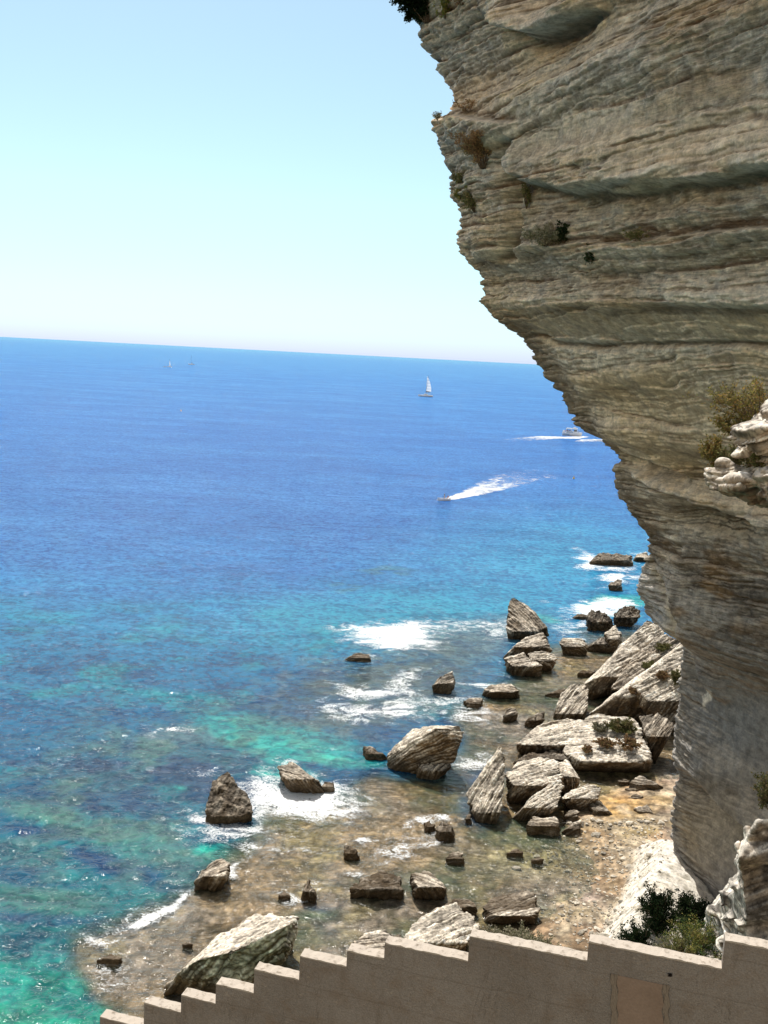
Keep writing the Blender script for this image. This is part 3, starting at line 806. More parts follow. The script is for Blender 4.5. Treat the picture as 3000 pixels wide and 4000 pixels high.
ROCKS = {}
def boulder(outline, label, base=None, T=None, rf=.5, ang=20, tone=.6, seed=None, skew=0.0, zb=0.0, amp=1.0, thick=.22, lean=None, name='boulder', cat='boulder', group='boulders fallen along the foot of the cliff', wet=1.1, vox=None, extra=(), under=.3, key=None, frontf=.16):
    seed = seed if seed is not None else int(sum(p[0] * 3 + p[1] for p in outline)) % 9973
    xs = np.array([p[0] for p in outline], float); ys = np.array([p[1] for p in outline], float)
    if base is None:
        base = (float(xs[np.argmax(ys)]), float(ys.max()))
    Y0 = on_z(base[0], base[1], zb)[1]
    mpp = Y0 * 1.05 / FPX
    W, Hh = np.ptp(xs) * mpp, np.ptp(ys) * mpp
    T = T if T is not None else .85 * max(W * .6, Hh)
    v = (ys.max() - ys) / np.ptp(ys); xc = xs.mean()
    pts = []
    for i in range(len(xs)):
        dy = T * (v[i] - rf) / (1 - rf) if v[i] > rf else under * T * (rf - v[i]) / max(rf, .05)
        dy += skew * (xs[i] - xc) * mpp + (outline[i][2] if len(outline[i]) > 2 else 0)
        pts.append(at_y(xs[i], ys[i], Y0 + dy))
    yc = ys.mean()
    for i in range(len(xs)):      # hidden back, drawn in a little so that it never widens the outline
        x_, y_ = xc + (xs[i] - xc) * .78, yc + (ys[i] - yc) * .72
        pts.append(at_y(x_, y_, Y0 + T * (.9 if v[i] < .6 else 1.05)))
    yr = ys.max() - rf * np.ptp(ys)
    for k_ in (-.5, -.15, .25, .5):
        x_ = xc + k_ * np.ptp(xs) * .62
        pts.append(at_y(x_, yr + .04 * np.ptp(ys), Y0 - frontf * T * (1 - abs(k_) * .8) + skew * (x_ - xc) * mpp))
    for e in extra: pts.append(at_y(e[0], e[1], Y0 + e[2]))
    pts = [np.array(p) for p in pts]
    pts += [p - np.array([0, 0, .9]) for p in pts if p[2] < .9 + zb]
    size = max(W, Hh, T)
    vox = vox or float(np.clip(size / 95, .045, .12))
    me, V = rock_mesh(name, [pts], vox, seed, ang, tone, amp, thick, wet)
    o = link(name, me, M_rock, label=label, category=cat, group=group)
    if key: ROCKS[key] = V
    return o

B = boulder
# far reef rocks
B([(2300, 2196), (2325, 2172), (2355, 2160), (2380, 2172), (2395, 2180), (2468, 2168), (2474, 2200), (2440, 2213), (2370, 2212)], 'low dark reef rock ringed with foam, farthest rock from the beach', ang=-6, tone=.15, T=5)
B([(2474, 2188), (2490, 2166), (2525, 2158), (2540, 2190), (2500, 2195)], 'flat brown rock half hidden by the cliff edge beside the far reef rock', ang=0, tone=.35, T=4)
B([(2375, 2285), (2395, 2272), (2412, 2262), (2430, 2266), (2428, 2306), (2390, 2308)], 'small brown pyramid rock alone in foam below the far reef', ang=30, tone=.2)
B([(2236, 2413), (2256, 2395), (2291, 2400), (2300, 2420)], 'flat ochre rock beside the two rough dark rocks in the surf', ang=0, tone=.35, T=3)
B([(2289, 2410), (2300, 2388), (2318, 2384), (2340, 2398), (2360, 2392), (2394, 2421), (2397, 2450), (2358, 2468), (2298, 2466)], 'rough dark pitted rock, left of the two touching ones in the surf', ang=70, tone=.08, amp=1.3)
B([(2396, 2412), (2420, 2380), (2440, 2367), (2478, 2367), (2502, 2391), (2500, 2413), (2457, 2443), (2404, 2450)], 'rough dark pitted rock against the cliff edge, right of its touching twin', ang=60, tone=.12, amp=1.3)
# sail rock group
B([(1996, 2336), (2008, 2331), (2059, 2362), (2100, 2405), (2135, 2448), (2143, 2481), (2119, 2493), (2033, 2503), (1986, 2483), (1975, 2452), (2004, 2421)], 'tall grey fin rock with a leaning pointed tip standing in the surf', ang=-62, tone=.30, rf=.25, T=6, thick=.35)
B([(1969, 2563), (2013, 2521), (2059, 2488), (2119, 2466), (2138, 2510), (2158, 2541), (2100, 2560), (2020, 2580)], 'tilted dark slab leaning in front of the tall grey fin rock', ang=32, tone=.34, T=5, base=(2050, 2585))
B([(1970, 2572), (2040, 2552), (2119, 2600), (2110, 2637), (2050, 2645), (1996, 2634)], 'low ochre rock under the tilted slab, washed by waves', ang=35, tone=.45, T=5, thick=.2, seed=444)
B([(2064, 2556), (2092, 2542), (2162, 2551), (2174, 2574), (2164, 2600), (2119, 2616), (2075, 2585)], 'flat topped pale layered block on the ochre rock beside the tilted slab', ang=-4, tone=.5, base=(2120, 2625))
B([(2183, 2512), (2198, 2488), (2271, 2494), (2294, 2514), (2292, 2544), (2258, 2559), (2205, 2545)], 'rounded layered boulder sitting alone in brown water', ang=-14, tone=.42)
B([(2296, 2529), (2331, 2494), (2366, 2481), (2390, 2530), (2381, 2545), (2320, 2546)], 'dark brown boulder between the rounded boulder and the pale capped one', ang=20, tone=.15)
B([(2362, 2476), (2404, 2442), (2426, 2474), (2428, 2508), (2391, 2543), (2371, 2516)], 'upright boulder with a pale cap and dark front above the long slabs', ang=15, tone=.5, base=(2391, 2550))
B([(2254, 2631), (2271, 2616), (2324, 2624), (2318, 2639), (2271, 2642)], 'small flat black rock in the water left of the long slabs', ang=2, tone=.08)
# slab pile
B([(2283, 2672), (2364, 2612), (2450, 2501), (2530, 2418), (2600, 2455), (2575, 2490), (2477, 2560), (2380, 2690), (2304, 2722)], 'longest pale slab sloping steeply from the sea up to the cliff', base=(2304, 2724), T=9, ang=46, tone=.72, rf=.3, skew=.55, key='slab1', thick=.34, name='rock_slab', cat='rock slab', extra=((2480, 2480, 7),))
B([(2380, 2690), (2480, 2560), (2580, 2470), (2665, 2505), (2700, 2600), (2640, 2700), (2480, 2760)], 'shaded brown slope with olive plants between the two long slabs', base=(2480, 2765), T=10, ang=44, tone=.3, rf=.25, skew=.5, key='gully', name='rock_slab', cat='rock slab')
B([(2300, 2790), (2450, 2680), (2560, 2590), (2680, 2495), (2720, 2560), (2600, 2680), (2480, 2800)], 'bright pale slab in the middle of the pile, under the brown slope', base=(2330, 2830), T=8, ang=42, tone=.78, rf=.3, skew=.4, key='slab2', thick=.34, name='rock_slab', cat='rock slab')
B([(2478, 2680), (2560, 2620), (2700, 2580), (2720, 2760), (2660, 2840), (2600, 2850), (2520, 2790)], 'thick pale slab with ochre underside touching the cliff', base=(2600, 2880), T=5, ang=40, tone=.62, rf=.45, key='slab3', thick=.3, name='rock_slab', cat='rock slab')
B([(2160, 2788), (2192, 2713), (2232, 2673), (2265, 2668), (2300, 2680), (2297, 2766), (2275, 2812), (2178, 2810)], 'fan shaped upright pale slab at the water end of the pile', ang=58, tone=.6, T=5, rf=.2, name='rock_slab', cat='rock slab')
B([(2498, 2800), (2580, 2780), (2640, 2830), (2600, 2900), (2560, 2960), (2520, 2880)], 'dark cracked rock in shadow between the flat topped block and the cliff', ang=60, tone=.22, base=(2560, 2990), T=4, name='rock_slab', cat='rock slab')
B([(2018, 2908), (2099, 2832), (2218, 2804), (2290, 2815), (2260, 2879), (2192, 2922), (2046, 2945)], 'broad ribbed slab dipping into the water left of the flat topped block', ang=26, tone=.55, T=6, base=(2060, 2955), rf=.28, name='rock_slab', cat='rock slab')
B([(2196, 2934), (2245, 2832), (2324, 2790), (2470, 2797), (2502, 2832), (2549, 2965), (2537, 2994), (2430, 3008), (2245, 2980)], 'huge flat topped pale block with scrub growing on it and an undercut base', ang=-3, tone=.76, T=10, rf=.18, base=(2400, 3030), key='block', thick=.34, under=.35)
B([(2010, 2975), (2060, 2945), (2200, 2930), (2240, 2970), (2150, 3000), (2050, 3000)], 'dark wet rock in the shadow under the broad ribbed slab', ang=10, tone=.08, base=(2150, 3010))
B([(1974, 3027), (2019, 2978), (2105, 2958), (2180, 2975), (2195, 3040), (2100, 3095), (2033, 3130), (1992, 3112)], 'pale ridged slab behind the narrow one beside the sail rock', ang=28, tone=.66, T=5, base=(2033, 3150), rf=.4, name='rock_slab', cat='rock slab')
B([(2150, 2985), (2215, 2970), (2262, 3040), (2260, 3062), (2205, 3090), (2180, 3040)], 'short pale slab tipping down to the right behind the ridged slab', ang=-48, tone=.66, T=4, base=(2205, 3130), name='rock_slab', cat='rock slab')
B([(1988, 3208), (2072, 3119), (2185, 3030), (2200, 3073), (2190, 3113), (2106, 3190), (2019, 3212)], 'narrow bright slab lying diagonally, front of the ridged pair', ang=40, tone=.66, T=3.6, rf=.35, name='rock_slab', cat='rock slab')
B([(2193, 3121), (2232, 3086), (2298, 3060), (2346, 3070), (2340, 3119), (2278, 3168), (2243, 3160)], 'smooth pale block beside the orange rock pool', ang=24, tone=.78, base=(2270, 3180))
B([(2296, 3141), (2338, 3122), (2397, 3190), (2399, 3207), (2311, 3190)], 'dark wedge of rock at the edge of the orange rock pool', ang=-35, tone=.2)
B([(2203, 3188), (2232, 3159), (2263, 3172), (2263, 3206), (2218, 3214)], 'small brown stone in front of the smooth pale block', ang=30, tone=.35)
B([(2051, 3221), (2085, 3194), (2165, 3197), (2190, 3225), (2187, 3256), (2072, 3261)], 'dark brick shaped rock with a pale top in the shallows', ang=-2, tone=.42, rf=.55)
B([(2190, 3248), (2265, 3207), (2268, 3232), (2218, 3261)], 'thin brown wedge of rock pointing right beside the brick shaped rock', ang=24, tone=.4)
B([(2458, 3055), (2497, 3028), (2592, 3071), (2598, 3096), (2497, 3092)], 'long layered grey slab at the foot of the cliff beside the rock pool', ang=-18, tone=.45, name='rock_slab', cat='rock slab')
B([(2415, 3050), (2435, 3040), (2460, 3050), (2452, 3068), (2424, 3068)], 'small pale stone left of the long layered grey slab', ang=0, tone=.55)
B([(2453, 3116), (2482, 3098), (2514, 3106), (2512, 3133), (2464, 3133)], 'square grey stone under the long layered grey slab', ang=-8, tone=.45)
B([(2482, 3158), (2528, 3145), (2555, 3179), (2497, 3192)], 'pale topped stone on the right rim of the orange rock pool', ang=-12, tone=.6)
B([(2444, 3082), (2470, 3074), (2494, 3086), (2480, 3096), (2452, 3096)], 'little brown stone wedged between grey slab and square grey stone', ang=0, tone=.4)
B([(2536, 3108), (2556, 3098), (2572, 3106), (2568, 3118), (2542, 3118)], 'small bright white stone right of the square grey stone', ang=0, tone=.85)
B([(2545, 3192), (2575, 3176), (2602, 3172), (2600, 3186), (2560, 3200)], 'flat white stone touching the cliff foot below the pool', ang=10, tone=.85)
# mid water
B([(1823, 3104), (1854, 3060), (1904, 2994), (1950, 2908), (1962, 2932), (1977, 2958), (1967, 3081), (1942, 3175), (1919, 3213), (1868, 3166), (1830, 3127)], 'tall sail shaped slab standing upright in the water', ang=64, tone=.72, T=6, rf=.16, skew=-.5, under=.1, name='rock_slab', cat='rock slab')
B([(1504, 2953, 2.0), (1550, 2912, 3.0), (1615, 2850, 3.6), (1690, 2832, .6), (1796, 2833, -.9), (1810, 2861, -1.0), (1788, 2937, -.5), (1774, 2982, .3), (1694, 2989, 0), (1629, 2996, .2), (1521, 2996, 1.4)], 'big overhanging boulder with a sawn looking right face, centre of the bay', ang=14, tone=.56, T=1.2, rf=.25, base=(1650, 3030), under=.2, frontf=.02, extra=((1702, 2846, -1.2), (1692, 2965, -.3), (1790, 2900, -.8), (1600, 2900, 6), (1740, 2860, 5.5), (1560, 2950, 5)), thick=.22)
B([(1620, 3040), (1632, 2985), (1760, 2970), (1760, 2990), (1690, 3045)], 'brown foot rock propping up the big overhanging boulder', ang=60, tone=.2, base=(1640, 3045))
B([(1419, 2914), (1440, 2918), (1506, 2951), (1512, 2970), (1440, 2968)], 'small dark rock with a pointed horn left of the big overhanging boulder', ang=-30, tone=.1)
B([(1685, 2678), (1723, 2645), (1767, 2621), (1779, 2647), (1769, 2683), (1745, 2708), (1698, 2711)], 'rounded dark boulder with a striped top alone in the surf', ang=34, tone=.4)
B([(1891, 2693), (1920, 2677), (1990, 2672), (2029, 2696), (2029, 2727), (1926, 2730)], 'flat overhanging dark slab in shallow water right of the striped boulder', ang=-6, tone=.28, T=4, under=.4, name='rock_slab', cat='rock slab')
B([(2127, 2715), (2185, 2689), (2207, 2693), (2198, 2715), (2145, 2722)], 'low brown rock between flat dark slab and fan shaped slab', ang=10, tone=.25)
B([(1964, 2801), (1986, 2769), (2019, 2764), (2025, 2789), (1980, 2818)], 'small dark rock with a white speck on top in rippled shallows', ang=45, tone=.22)
B([(2054, 2815), (2092, 2789), (2122, 2784), (2127, 2813), (2079, 2838), (2059, 2831)], 'chunky dark rock just left of the slab pile', ang=20, tone=.14)
B([(1808, 2736), (1846, 2726), (1884, 2727), (1888, 2757), (1839, 2761)], 'flat tan rock awash below the striped boulder', ang=0, tone=.5)
B([(1338, 2580), (1370, 2562), (1390, 2552), (1441, 2555), (1450, 2571), (1420, 2584)], 'ochre rock just breaking the surface alone in open water', ang=10, tone=.4)
B([(1078, 2992), (1137, 2974), (1195, 3016), (1253, 3050), (1262, 3088), (1210, 3105), (1145, 3083), (1110, 3052)], 'long grey brown boulder lying across the brightest foam', ang=-36, tone=.26, T=4, amp=1.2)
B([(1246, 3078), (1270, 3052), (1300, 3056), (1310, 3082), (1280, 3094)], 'small ochre rock at the right end of the long boulder in foam', ang=0, tone=.4)
B([(801, 3178), (810, 3125), (832, 3053), (861, 3026), (888, 3008), (933, 3082), (976, 3125), (989, 3169), (978, 3206), (817, 3211)], 'dark triangular rock with a sharp peak standing in the surf', ang=75, tone=.12, T=4, rf=.15, amp=.7, thick=.4)
B([(765, 3438), (788, 3400), (846, 3351), (899, 3371), (884, 3436), (855, 3485), (781, 3476)], 'dark leaning boulder with ribbed top on the edge of the shelf', ang=48, tone=.28, T=3)
B([(1367, 3471), (1405, 3440), (1506, 3398), (1559, 3425), (1577, 3476), (1557, 3500), (1376, 3507)], 'dark smooth loaf shaped boulder on the shallow shelf', ang=12, tone=.14, T=4, rf=.35)
B([(1602, 3411), (1665, 3402), (1723, 3440), (1747, 3469), (1730, 3507), (1651, 3518), (1615, 3476)], 'layered boulder with a sunlit crumbly top right of the loaf shaped one', ang=-38, tone=.48, T=4)
B([(1736, 3536), (1767, 3510), (1839, 3514), (1863, 3541), (1839, 3572), (1760, 3566)], 'low dark ribbed rock behind the brightest slab near the wall', ang=-20, tone=.22)
B([(1884, 3543), (1933, 3499), (2042, 3478), (2080, 3491), (2109, 3548), (2101, 3587), (2013, 3612), (1904, 3585)], 'tan barrel shaped boulder with close ribs above the grey scrub', ang=26, tone=.48, T=5, rf=.3, thick=.22)
B([(1172, 3521), (1188, 3454), (1206, 3436), (1224, 3462), (1237, 3500), (1210, 3523)], 'dark spike of rock standing in the shallows', ang=80, tone=.2)
B([(1085, 3496), (1108, 3478), (1136, 3498), (1118, 3514)], 'small ochre stone left of the dark spike of rock', ang=0, tone=.35)
B([(1338, 3326), (1354, 3304), (1391, 3324), (1407, 3358), (1362, 3356)], 'small dark rock at the left end of the foam streak', ang=-35, tone=.15)
B([(1656, 3218), (1676, 3203), (1700, 3223), (1696, 3250), (1665, 3250)], 'smaller of the two dark stumps side by side in foam', ang=75, tone=.12)
B([(1703, 3239), (1723, 3210), (1763, 3217), (1776, 3266), (1752, 3283), (1709, 3268)], 'larger of the two dark stumps side by side in foam', ang=80, tone=.14)
B([(1739, 3352), (1767, 3326), (1807, 3333), (1816, 3360), (1781, 3377), (1752, 3370)], 'small tan rounded rock below the pair of dark stumps', ang=10, tone=.35)
B([(1815, 3196), (1839, 3181), (1846, 3216), (1817, 3218)], 'tiny dark stump near the foot of the sail shaped slab', ang=75, tone=.15)
B([(1982, 3333), (2013, 3315), (2044, 3328), (2027, 3344)], 'tiny brown rock alone in the clear olive shallows', ang=0, tone=.25)
B([(2076, 3356), (2098, 3346), (2122, 3356), (2104, 3370)], 'tiny tan stone right of the tiny brown rock in the shallows', ang=0, tone=.4)
B([(374, 3750), (434, 3728), (479, 3740), (434, 3766)], 'wet ochre rock breaking the surf at the left edge of the shelf', ang=0, tone=.3)
B([(712, 3688), (728, 3676), (752, 3684), (738, 3700)], 'small ochre knob on the shelf beside the giant wedge', ang=0, tone=.35)
# foreground
B([(649, 3852), (694, 3798), (853, 3653), (998, 3575), (1090, 3578), (1166, 3586), (1159, 3653), (1114, 3755), (1070, 3808), (723, 3935), (655, 3912)], 'giant ribbed wedge of layered rock rising behind the lowest wall steps', ang=36, tone=.62, T=8, rf=.55, base=(720, 3930), thick=.36, amp=1.5, vox=.07, extra=((900, 3720, -1.2), (1130, 3610, -.5)), frontf=.1)
B([(1381, 3681), (1434, 3642), (1506, 3626), (1566, 3657), (1573, 3686), (1530, 3800), (1405, 3800)], 'brown crumbly low rock just behind the wall top', ang=10, tone=.3, base=(1450, 3800))
B([(1569, 3681), (1615, 3606), (1694, 3546), (1781, 3525), (1853, 3577), (1874, 3637), (1824, 3700), (1700, 3740), (1630, 3740)], 'brightest white ribbed slab just behind the wall top', ang=34, tone=.86, T=5, rf=.3, base=(1680, 3740), amp=1.2, name='rock_slab', cat='rock slab')

# ------------------------------------------------------------------ near rock: ledge and spur on the right
def near_rock(name, hulls, vox, seed, ang, tone, thick, amp, label, lowf=1.0, pdir=(0, 0, 1)):
    me, V = rock_mesh(name, hulls, vox, seed, ang, tone, amp, thick, 0, .2, lowf, pal=((.84, .79, .71), (.42, .34, .26), (.33, .31, .295)), pdir=pdir)
    link(name, me, M_near, kind='structure', label=label)
    ROCKS[name] = V
YL = 20.0
def a3(l, Y=YL): return [at_y(x, y, Y + d) for x, y, d in l]
def block(x, y, d, w, h, rg, Y):
    c = at_y(x, y, Y + d); k = Y / FPX
    P = rg.uniform(-1, 1, (12, 3)); P /= np.abs(P).max(1)[:, None] * rg.uniform(.8, 1.1, (12, 1))
    a = rg.uniform(-.5, .5); ca, sa = math.cos(a), math.sin(a)
    P = P * np.array([w * k / 2, .5 * (w + h) * k / 2 * 1.3, h * k / 2])
    P = np.stack([P[:, 0] * ca - P[:, 2] * sa * .5, P[:, 1], P[:, 2] * ca + P[:, 0] * sa * .5], 1)
    return [c + p for p in P]
rgl = np.random.RandomState(12)
LH = [a3([(2905, 1745, 1.2), (2915, 1690, 1.2), (2950, 1640, 1.4), (3010, 1580, 1.4), (3200, 1470, 1.6), (3600, 1430, 2), (2930, 1790, .3), (3000, 1800, -.2), (3600, 1800, -1.4), (3600, 1500, 4), (2990, 1650, 3.2), (3000, 1690, .2), (3080, 1640, .1)]),
      a3([(2800, 1842, 1.3), (2900, 1818, 1.8), (3600, 1765, 2), (2788, 1878, .9), (2825, 1908, .4), (2905, 1950, .3), (3000, 1980, .1), (3600, 2075, 0), (3600, 1930, -1.8), (2850, 1895, 3.2), (3600, 1950, 4), (2870, 1866, -.1), (3000, 1890, -.6)])]
for x, y, d, w, h in ((2945, 1680, .8, 130, 110), (3020, 1620, .7, 150, 120), (3000, 1720, 0, 190, 120), (2935, 1765, .4, 110, 70), (3090, 1680, -.2, 200, 150),
                      (2830, 1872, .7, 110, 64), (2900, 1850, .5, 160, 56), (2900, 1915, .2, 180, 80), (2980, 1880, -.3, 200, 70), (3010, 1940, -.3, 220, 80), (3090, 1900, -.7, 240, 120), (2965, 1830, .5, 160, 44)):
    LH.append(block(x, y, d, w, h, rgl, YL))
near_rock('rock_ledge', LH, .026, 71, 16, .36, .16, .75, 'sunlit white rock ledge jutting in from the right', .35)
YS = 26.0
SL = [(2954, 3212), (2880, 3316), (2866, 3364), (2878, 3402), (2827, 3470), (2757, 3556), (2752, 3633), (2774, 3700), (2764, 3780), (2740, 3950), (2730, 4150)]
SR = [(2960, 3212), (2912, 3287), (2884, 3354), (2890, 3407), (2898, 3450), (2911, 3575), (2916, 3633), (2902, 3700), (2907, 3780), (2900, 3950), (2890, 4150)]
SH = []
for k in range(len(SL) - 1):
    pts = []
    for q in (k, k + 1):
        e = .25 * math.sin(q * 2.3)
        pts += [(SL[q][0], SL[q][1], 5.5 + e), (SR[q][0], SR[q][1], e), (3300, SR[q][1] - 20, -.2), (3300, SR[q][1] - 20, 5), (SR[q][0] + 20, SR[q][1], 5)]
    SH.append(a3(pts, YS))
for x, y, d, w, h in ((2930, 3262, .4, 40, 50), (2890, 3330, .8, 40, 60), (2870, 3450, 1.2, 60, 50), (2835, 3500, 2.4, 70, 60), (2790, 3570, 3.6, 70, 70), (2850, 3590, 1.6, 80, 60), (2775, 3650, 4, 60, 70), (2840, 3680, 2, 90, 70), (2890, 3620, .5, 50, 70), (2800, 3740, 3, 80, 60), (2890, 3740, .6, 50, 60), (2850, 3790, 2, 80, 60)):
    SH.append(block(x, y, d, w, h, rgl, YS))
near_rock('rock_spur', SH, .045, 83, 20, .22, .16, .32, 'pale rock spur at the bottom right with one sunlit side', .4, (-1, .1, .75))  # pdir paints the sunlit flank pale and the shaded one grey

near_rock('earth_bank', [a3([(2560, 3775, 0), (2800, 3770, 0), (2820, 4500, -3), (2500, 4500, -3), (2570, 3775, 3), (2800, 3770, 3), (2500, 4500, 6), (2820, 4500, 6)], 27.5)], .09, 87, 5, .1, .5, .4, 'low bank of pale rubble under the green bushes behind the wall')

# ------------------------------------------------------------------ stepped wall
def wall_build():
    vp = R(-74)
    dr = np.array([math.sin(vp), math.cos(vp), 0])           # runs left and away
    P0 = at_y(2300, 3755, 9.0); n = np.array([dr[1], -dr[0], 0]); n = n / np.linalg.norm(n)   # horizontal normal
    def hit(px, py):
        d = ray(px, py); t = ((P0 - cam_pos) @ n) / (d @ n); return cam_pos + d * t
    segs = [((390, 3978), (562, 4012)), ((562, 3916), (706, 3958)), ((708, 3887), (843, 3922)), ((842, 3842), (990, 3882)), ((994, 3784), (1168, 3832)),
            ((1172, 3730), (1352, 3782)), ((1357, 3710), (1500, 3752)), ((1503, 3682), (1828, 3757)), ((1834, 3652), (2294, 3760)), ((2298, 3682), (2822, 3784)), ((2828, 3680), (3300, 3760))]
    prof = []
    for a, b in segs:
        A, Bp = hit(*a), hit(*b)
        z = (A[2] + Bp[2]) / 2
        prof.append(((A - P0) @ dr, (Bp - P0) @ dr, z))
    for i in range(len(prof) - 1):                      # butt each step against the next
        mid = (prof[i][1] + prof[i + 1][0]) / 2
        prof[i] = (prof[i][0], mid, prof[i][2]); prof[i + 1] = (mid, prof[i + 1][1], prof[i + 1][2])
    th = .13
    back = -n if (-n) @ (P0 - cam_pos) > 0 else n           # away from the viewer
    root = empty('stepped_wall', tuple(P0 + np.array([0, 0, -4])), 'brown concrete parapet wall with stepped top along the bottom of the view', 'wall')
    zb = P0[2] - 4
    bm = bmesh.new()
    fr = []
    for s0, s1, z in prof: fr += [(s0, z), (s1, z)]
    poly = fr + [(prof[-1][1], zb), (prof[0][0], zb)]
    def pt(s, z, k): return Vector(P0 * np.array([1, 1, 0]) + dr * s + back * (th * k) + np.array([0, 0, z]))
    f0 = [bm.verts.new(pt(s, z, 0)) for s, z in poly]; f1 = [bm.verts.new(pt(s, z, 1)) for s, z in poly]
    bm.faces.new(f0); bm.faces.new(f1[::-1])
    for i in range(len(poly)):
        j = (i + 1) % len(poly); bm.faces.new((f0[j], f0[i], f1[i], f1[j]))
    bmesh.ops.recalc_face_normals(bm, faces=bm.faces[:])
    bmesh.ops.triangulate(bm, faces=[f for f in bm.faces if len(f.verts) > 4])
    off = Vector(root.location)
    for v in bm.verts: v.co -= off
    me = bpy.data.meshes.new('wall_body'); bm.to_mesh(me); bm.free()
    q = N('wall_concrete')
    p = q.pos()
    big = q.noise(.9, 5, .6, p); mid = q.noise(5, 6, .65, p); fn = q.noise(60, 3, .6, p)
    drip = q.noise(1.0, 5, .6, q.pos((7, 7, .7)))
    c = q.mix(q.ramp(big, .3, .7), (.265, .236, .21), (.335, .30, .27))
    c = q.mix(q.ramp(mid, .45, .75, 0, .55), c, (.25, .19, .14))
    c = q.mix(q.ramp(drip, .5, .75, 0, .5), c, (.21, .175, .145))
    c = q.mix(1.0, c, q.mix(q.ramp(fn, .3, .7), (.86, .86, .86), (1.12, 1.12, 1.12)), 'MULTIPLY')
    blot = q.noise(2.2, 6, .7, q.pos((1, 1, 1.6)), 1.0)
    c = q.mix(q.ramp(blot, .52, .70, 0, .45), c, (.24, .185, .14))
    c = q.mix(q.ramp(q.noise(14, 5, .7, p), .62, .72, 0, .5), c, (.56, .46, .36))
    ck = q.math('ABSOLUTE', q.math('SUBTRACT', q.noise(.8, 6, .6, q.pos((1.6, 1.6, .6)), 1.2), .5))
    c = q.mix(q.ramp(ck, .0, .005, .4, 0), c, (.11, .09, .07))
    zz = q.n('ShaderNodeSeparateXYZ'); q.l(q.pos(), zz.inputs[0])
    ln = q.math('ABSOLUTE', q.math('SUBTRACT', q.math('FRACT', q.math('ADD', q.math('MULTIPLY', zz.outputs[2], 2.4), q.math('MULTIPLY', big, .25))), .5))
    c = q.mix(q.ramp(ln, .0, .03, .35, 0), c, (.17, .14, .11))
    nb = q.bump(q.math('ADD', q.math('MULTIPLY', mid, .6), q.math('MULTIPLY', fn, .4)), .8, .035)
    q.done(q.principled(c, .95, nb, .1))
    link('wall_body', me, q.m, root)
    q2 = N('lit_top_concrete')  # wall's own concrete, coloured paler to carry the sun on its top
    fnn = q2.noise(14, 5, .7, q2.pos()); c2 = q2.mix(q2.ramp(fnn, .5, .72), (.54, .48, .41), (.25, .21, .165))
    q2.done(q2.principled(c2, .95, q2.bump(fnn, .5, .02), .1))
    rg = np.random.RandomState(3)
    for s0, s1, z in prof:
        nn = max(2, int(abs(s1 - s0) / .05)); bm = bmesh.new()
        ss = np.linspace(s0 + (-.003 if s1 < s0 else .003), s1, nn)
        rows = []
        for i, s in enumerate(ss):
            j1, j2, j3 = rg.uniform(-.008, .005, 3)
            rows.append([bm.verts.new(pt(s, z - .006, -.015) - off), bm.verts.new(pt(s, z + .010 + j1, -.015 + j3) - off), bm.verts.new(pt(s, z + .014 + j2, 1.03) - off), bm.verts.new(pt(s, z - .006, 1.03) - off)])
        for i in range(nn - 1):
            for k in range(4): bm.faces.new((rows[i][k], rows[i][(k + 1) % 4], rows[i + 1][(k + 1) % 4], rows[i + 1][k]))
        bm.faces.new(rows[0]); bm.faces.new(rows[-1][::-1])
        bmesh.ops.recalc_face_normals(bm, faces=bm.faces[:])
        mm = bpy.data.meshes.new('lit_top_strip'); bm.to_mesh(mm); bm.free()
        link('lit_top_strip', mm, q2.m, root)
    # bricked-up opening with mortar joints either side, and a weep hole
    def sheet(name, corners, k, mat, label=None):
        bm = bmesh.new(); n_ = 10
        c = [hit(*p_) for p_ in corners]; g = []
        for i in range(n_):
            u = i / (n_ - 1); row = []
            for j in range(n_):
                v = j / (n_ - 1)
                w_ = (1 - u) * ((1 - v) * c[0] + v * c[1]) + u * ((1 - v) * c[3] + v * c[2])
                jit = .012 * math.sin(i * 2.1 + j * 1.3) * (1 if i in (0, n_ - 1) or j in (0, n_ - 1) else 0)
                row.append(bm.verts.new(Vector(w_ - back * k + dr * jit) - off))
            g.append(row)
        for i in range(n_ - 1):
            for j in range(n_ - 1): bm.faces.new((g[i][j], g[i][j + 1], g[i + 1][j + 1], g[i + 1][j]))
        mm = bpy.data.meshes.new(name); bm.to_mesh(mm); bm.free()
        o = link(name, mm, mat, root)
        if label: o['label'] = label
    q3 = N('red_brick_infill')
    f3 = q3.noise(4, 6, .65, q3.pos()); f4 = q3.noise(40, 3, .6, q3.pos())
    c3 = q3.mix(q3.ramp(f3, .3, .7), (.29, .215, .165), (.34, .255, .20)); c3 = q3.mix(1., c3, q3.mix(f4, (.8, .8, .8), (1.2, 1.2, 1.2)), 'MULTIPLY')
    q3.done(q3.principled(c3, .95, q3.bump(f4, .4, .01), .1))
    sheet('infill_panel', [(2412, 3808), (2588, 3845), (2590, 4080), (2412, 4080)], .005, q3.m, 'reddish patched panel in the wall')
    mj = plain('grey_mortar', (.27, .225, .18), .95, .1, .25, 20)
    sheet('mortar_joint', [(2388, 3800), (2411, 3805), (2411, 4080), (2386, 4080)], .007, mj)
    sheet('mortar_joint', [(2592, 3842), (2614, 3848), (2612, 4080), (2592, 4080)], .007, mj)
    sheet('weep_hole', [(2611, 3800), (2624, 3800), (2624, 3813), (2611, 3813)], .009, plain('hole_dark', (.02, .016, .014), .95, .05))
wall_build()

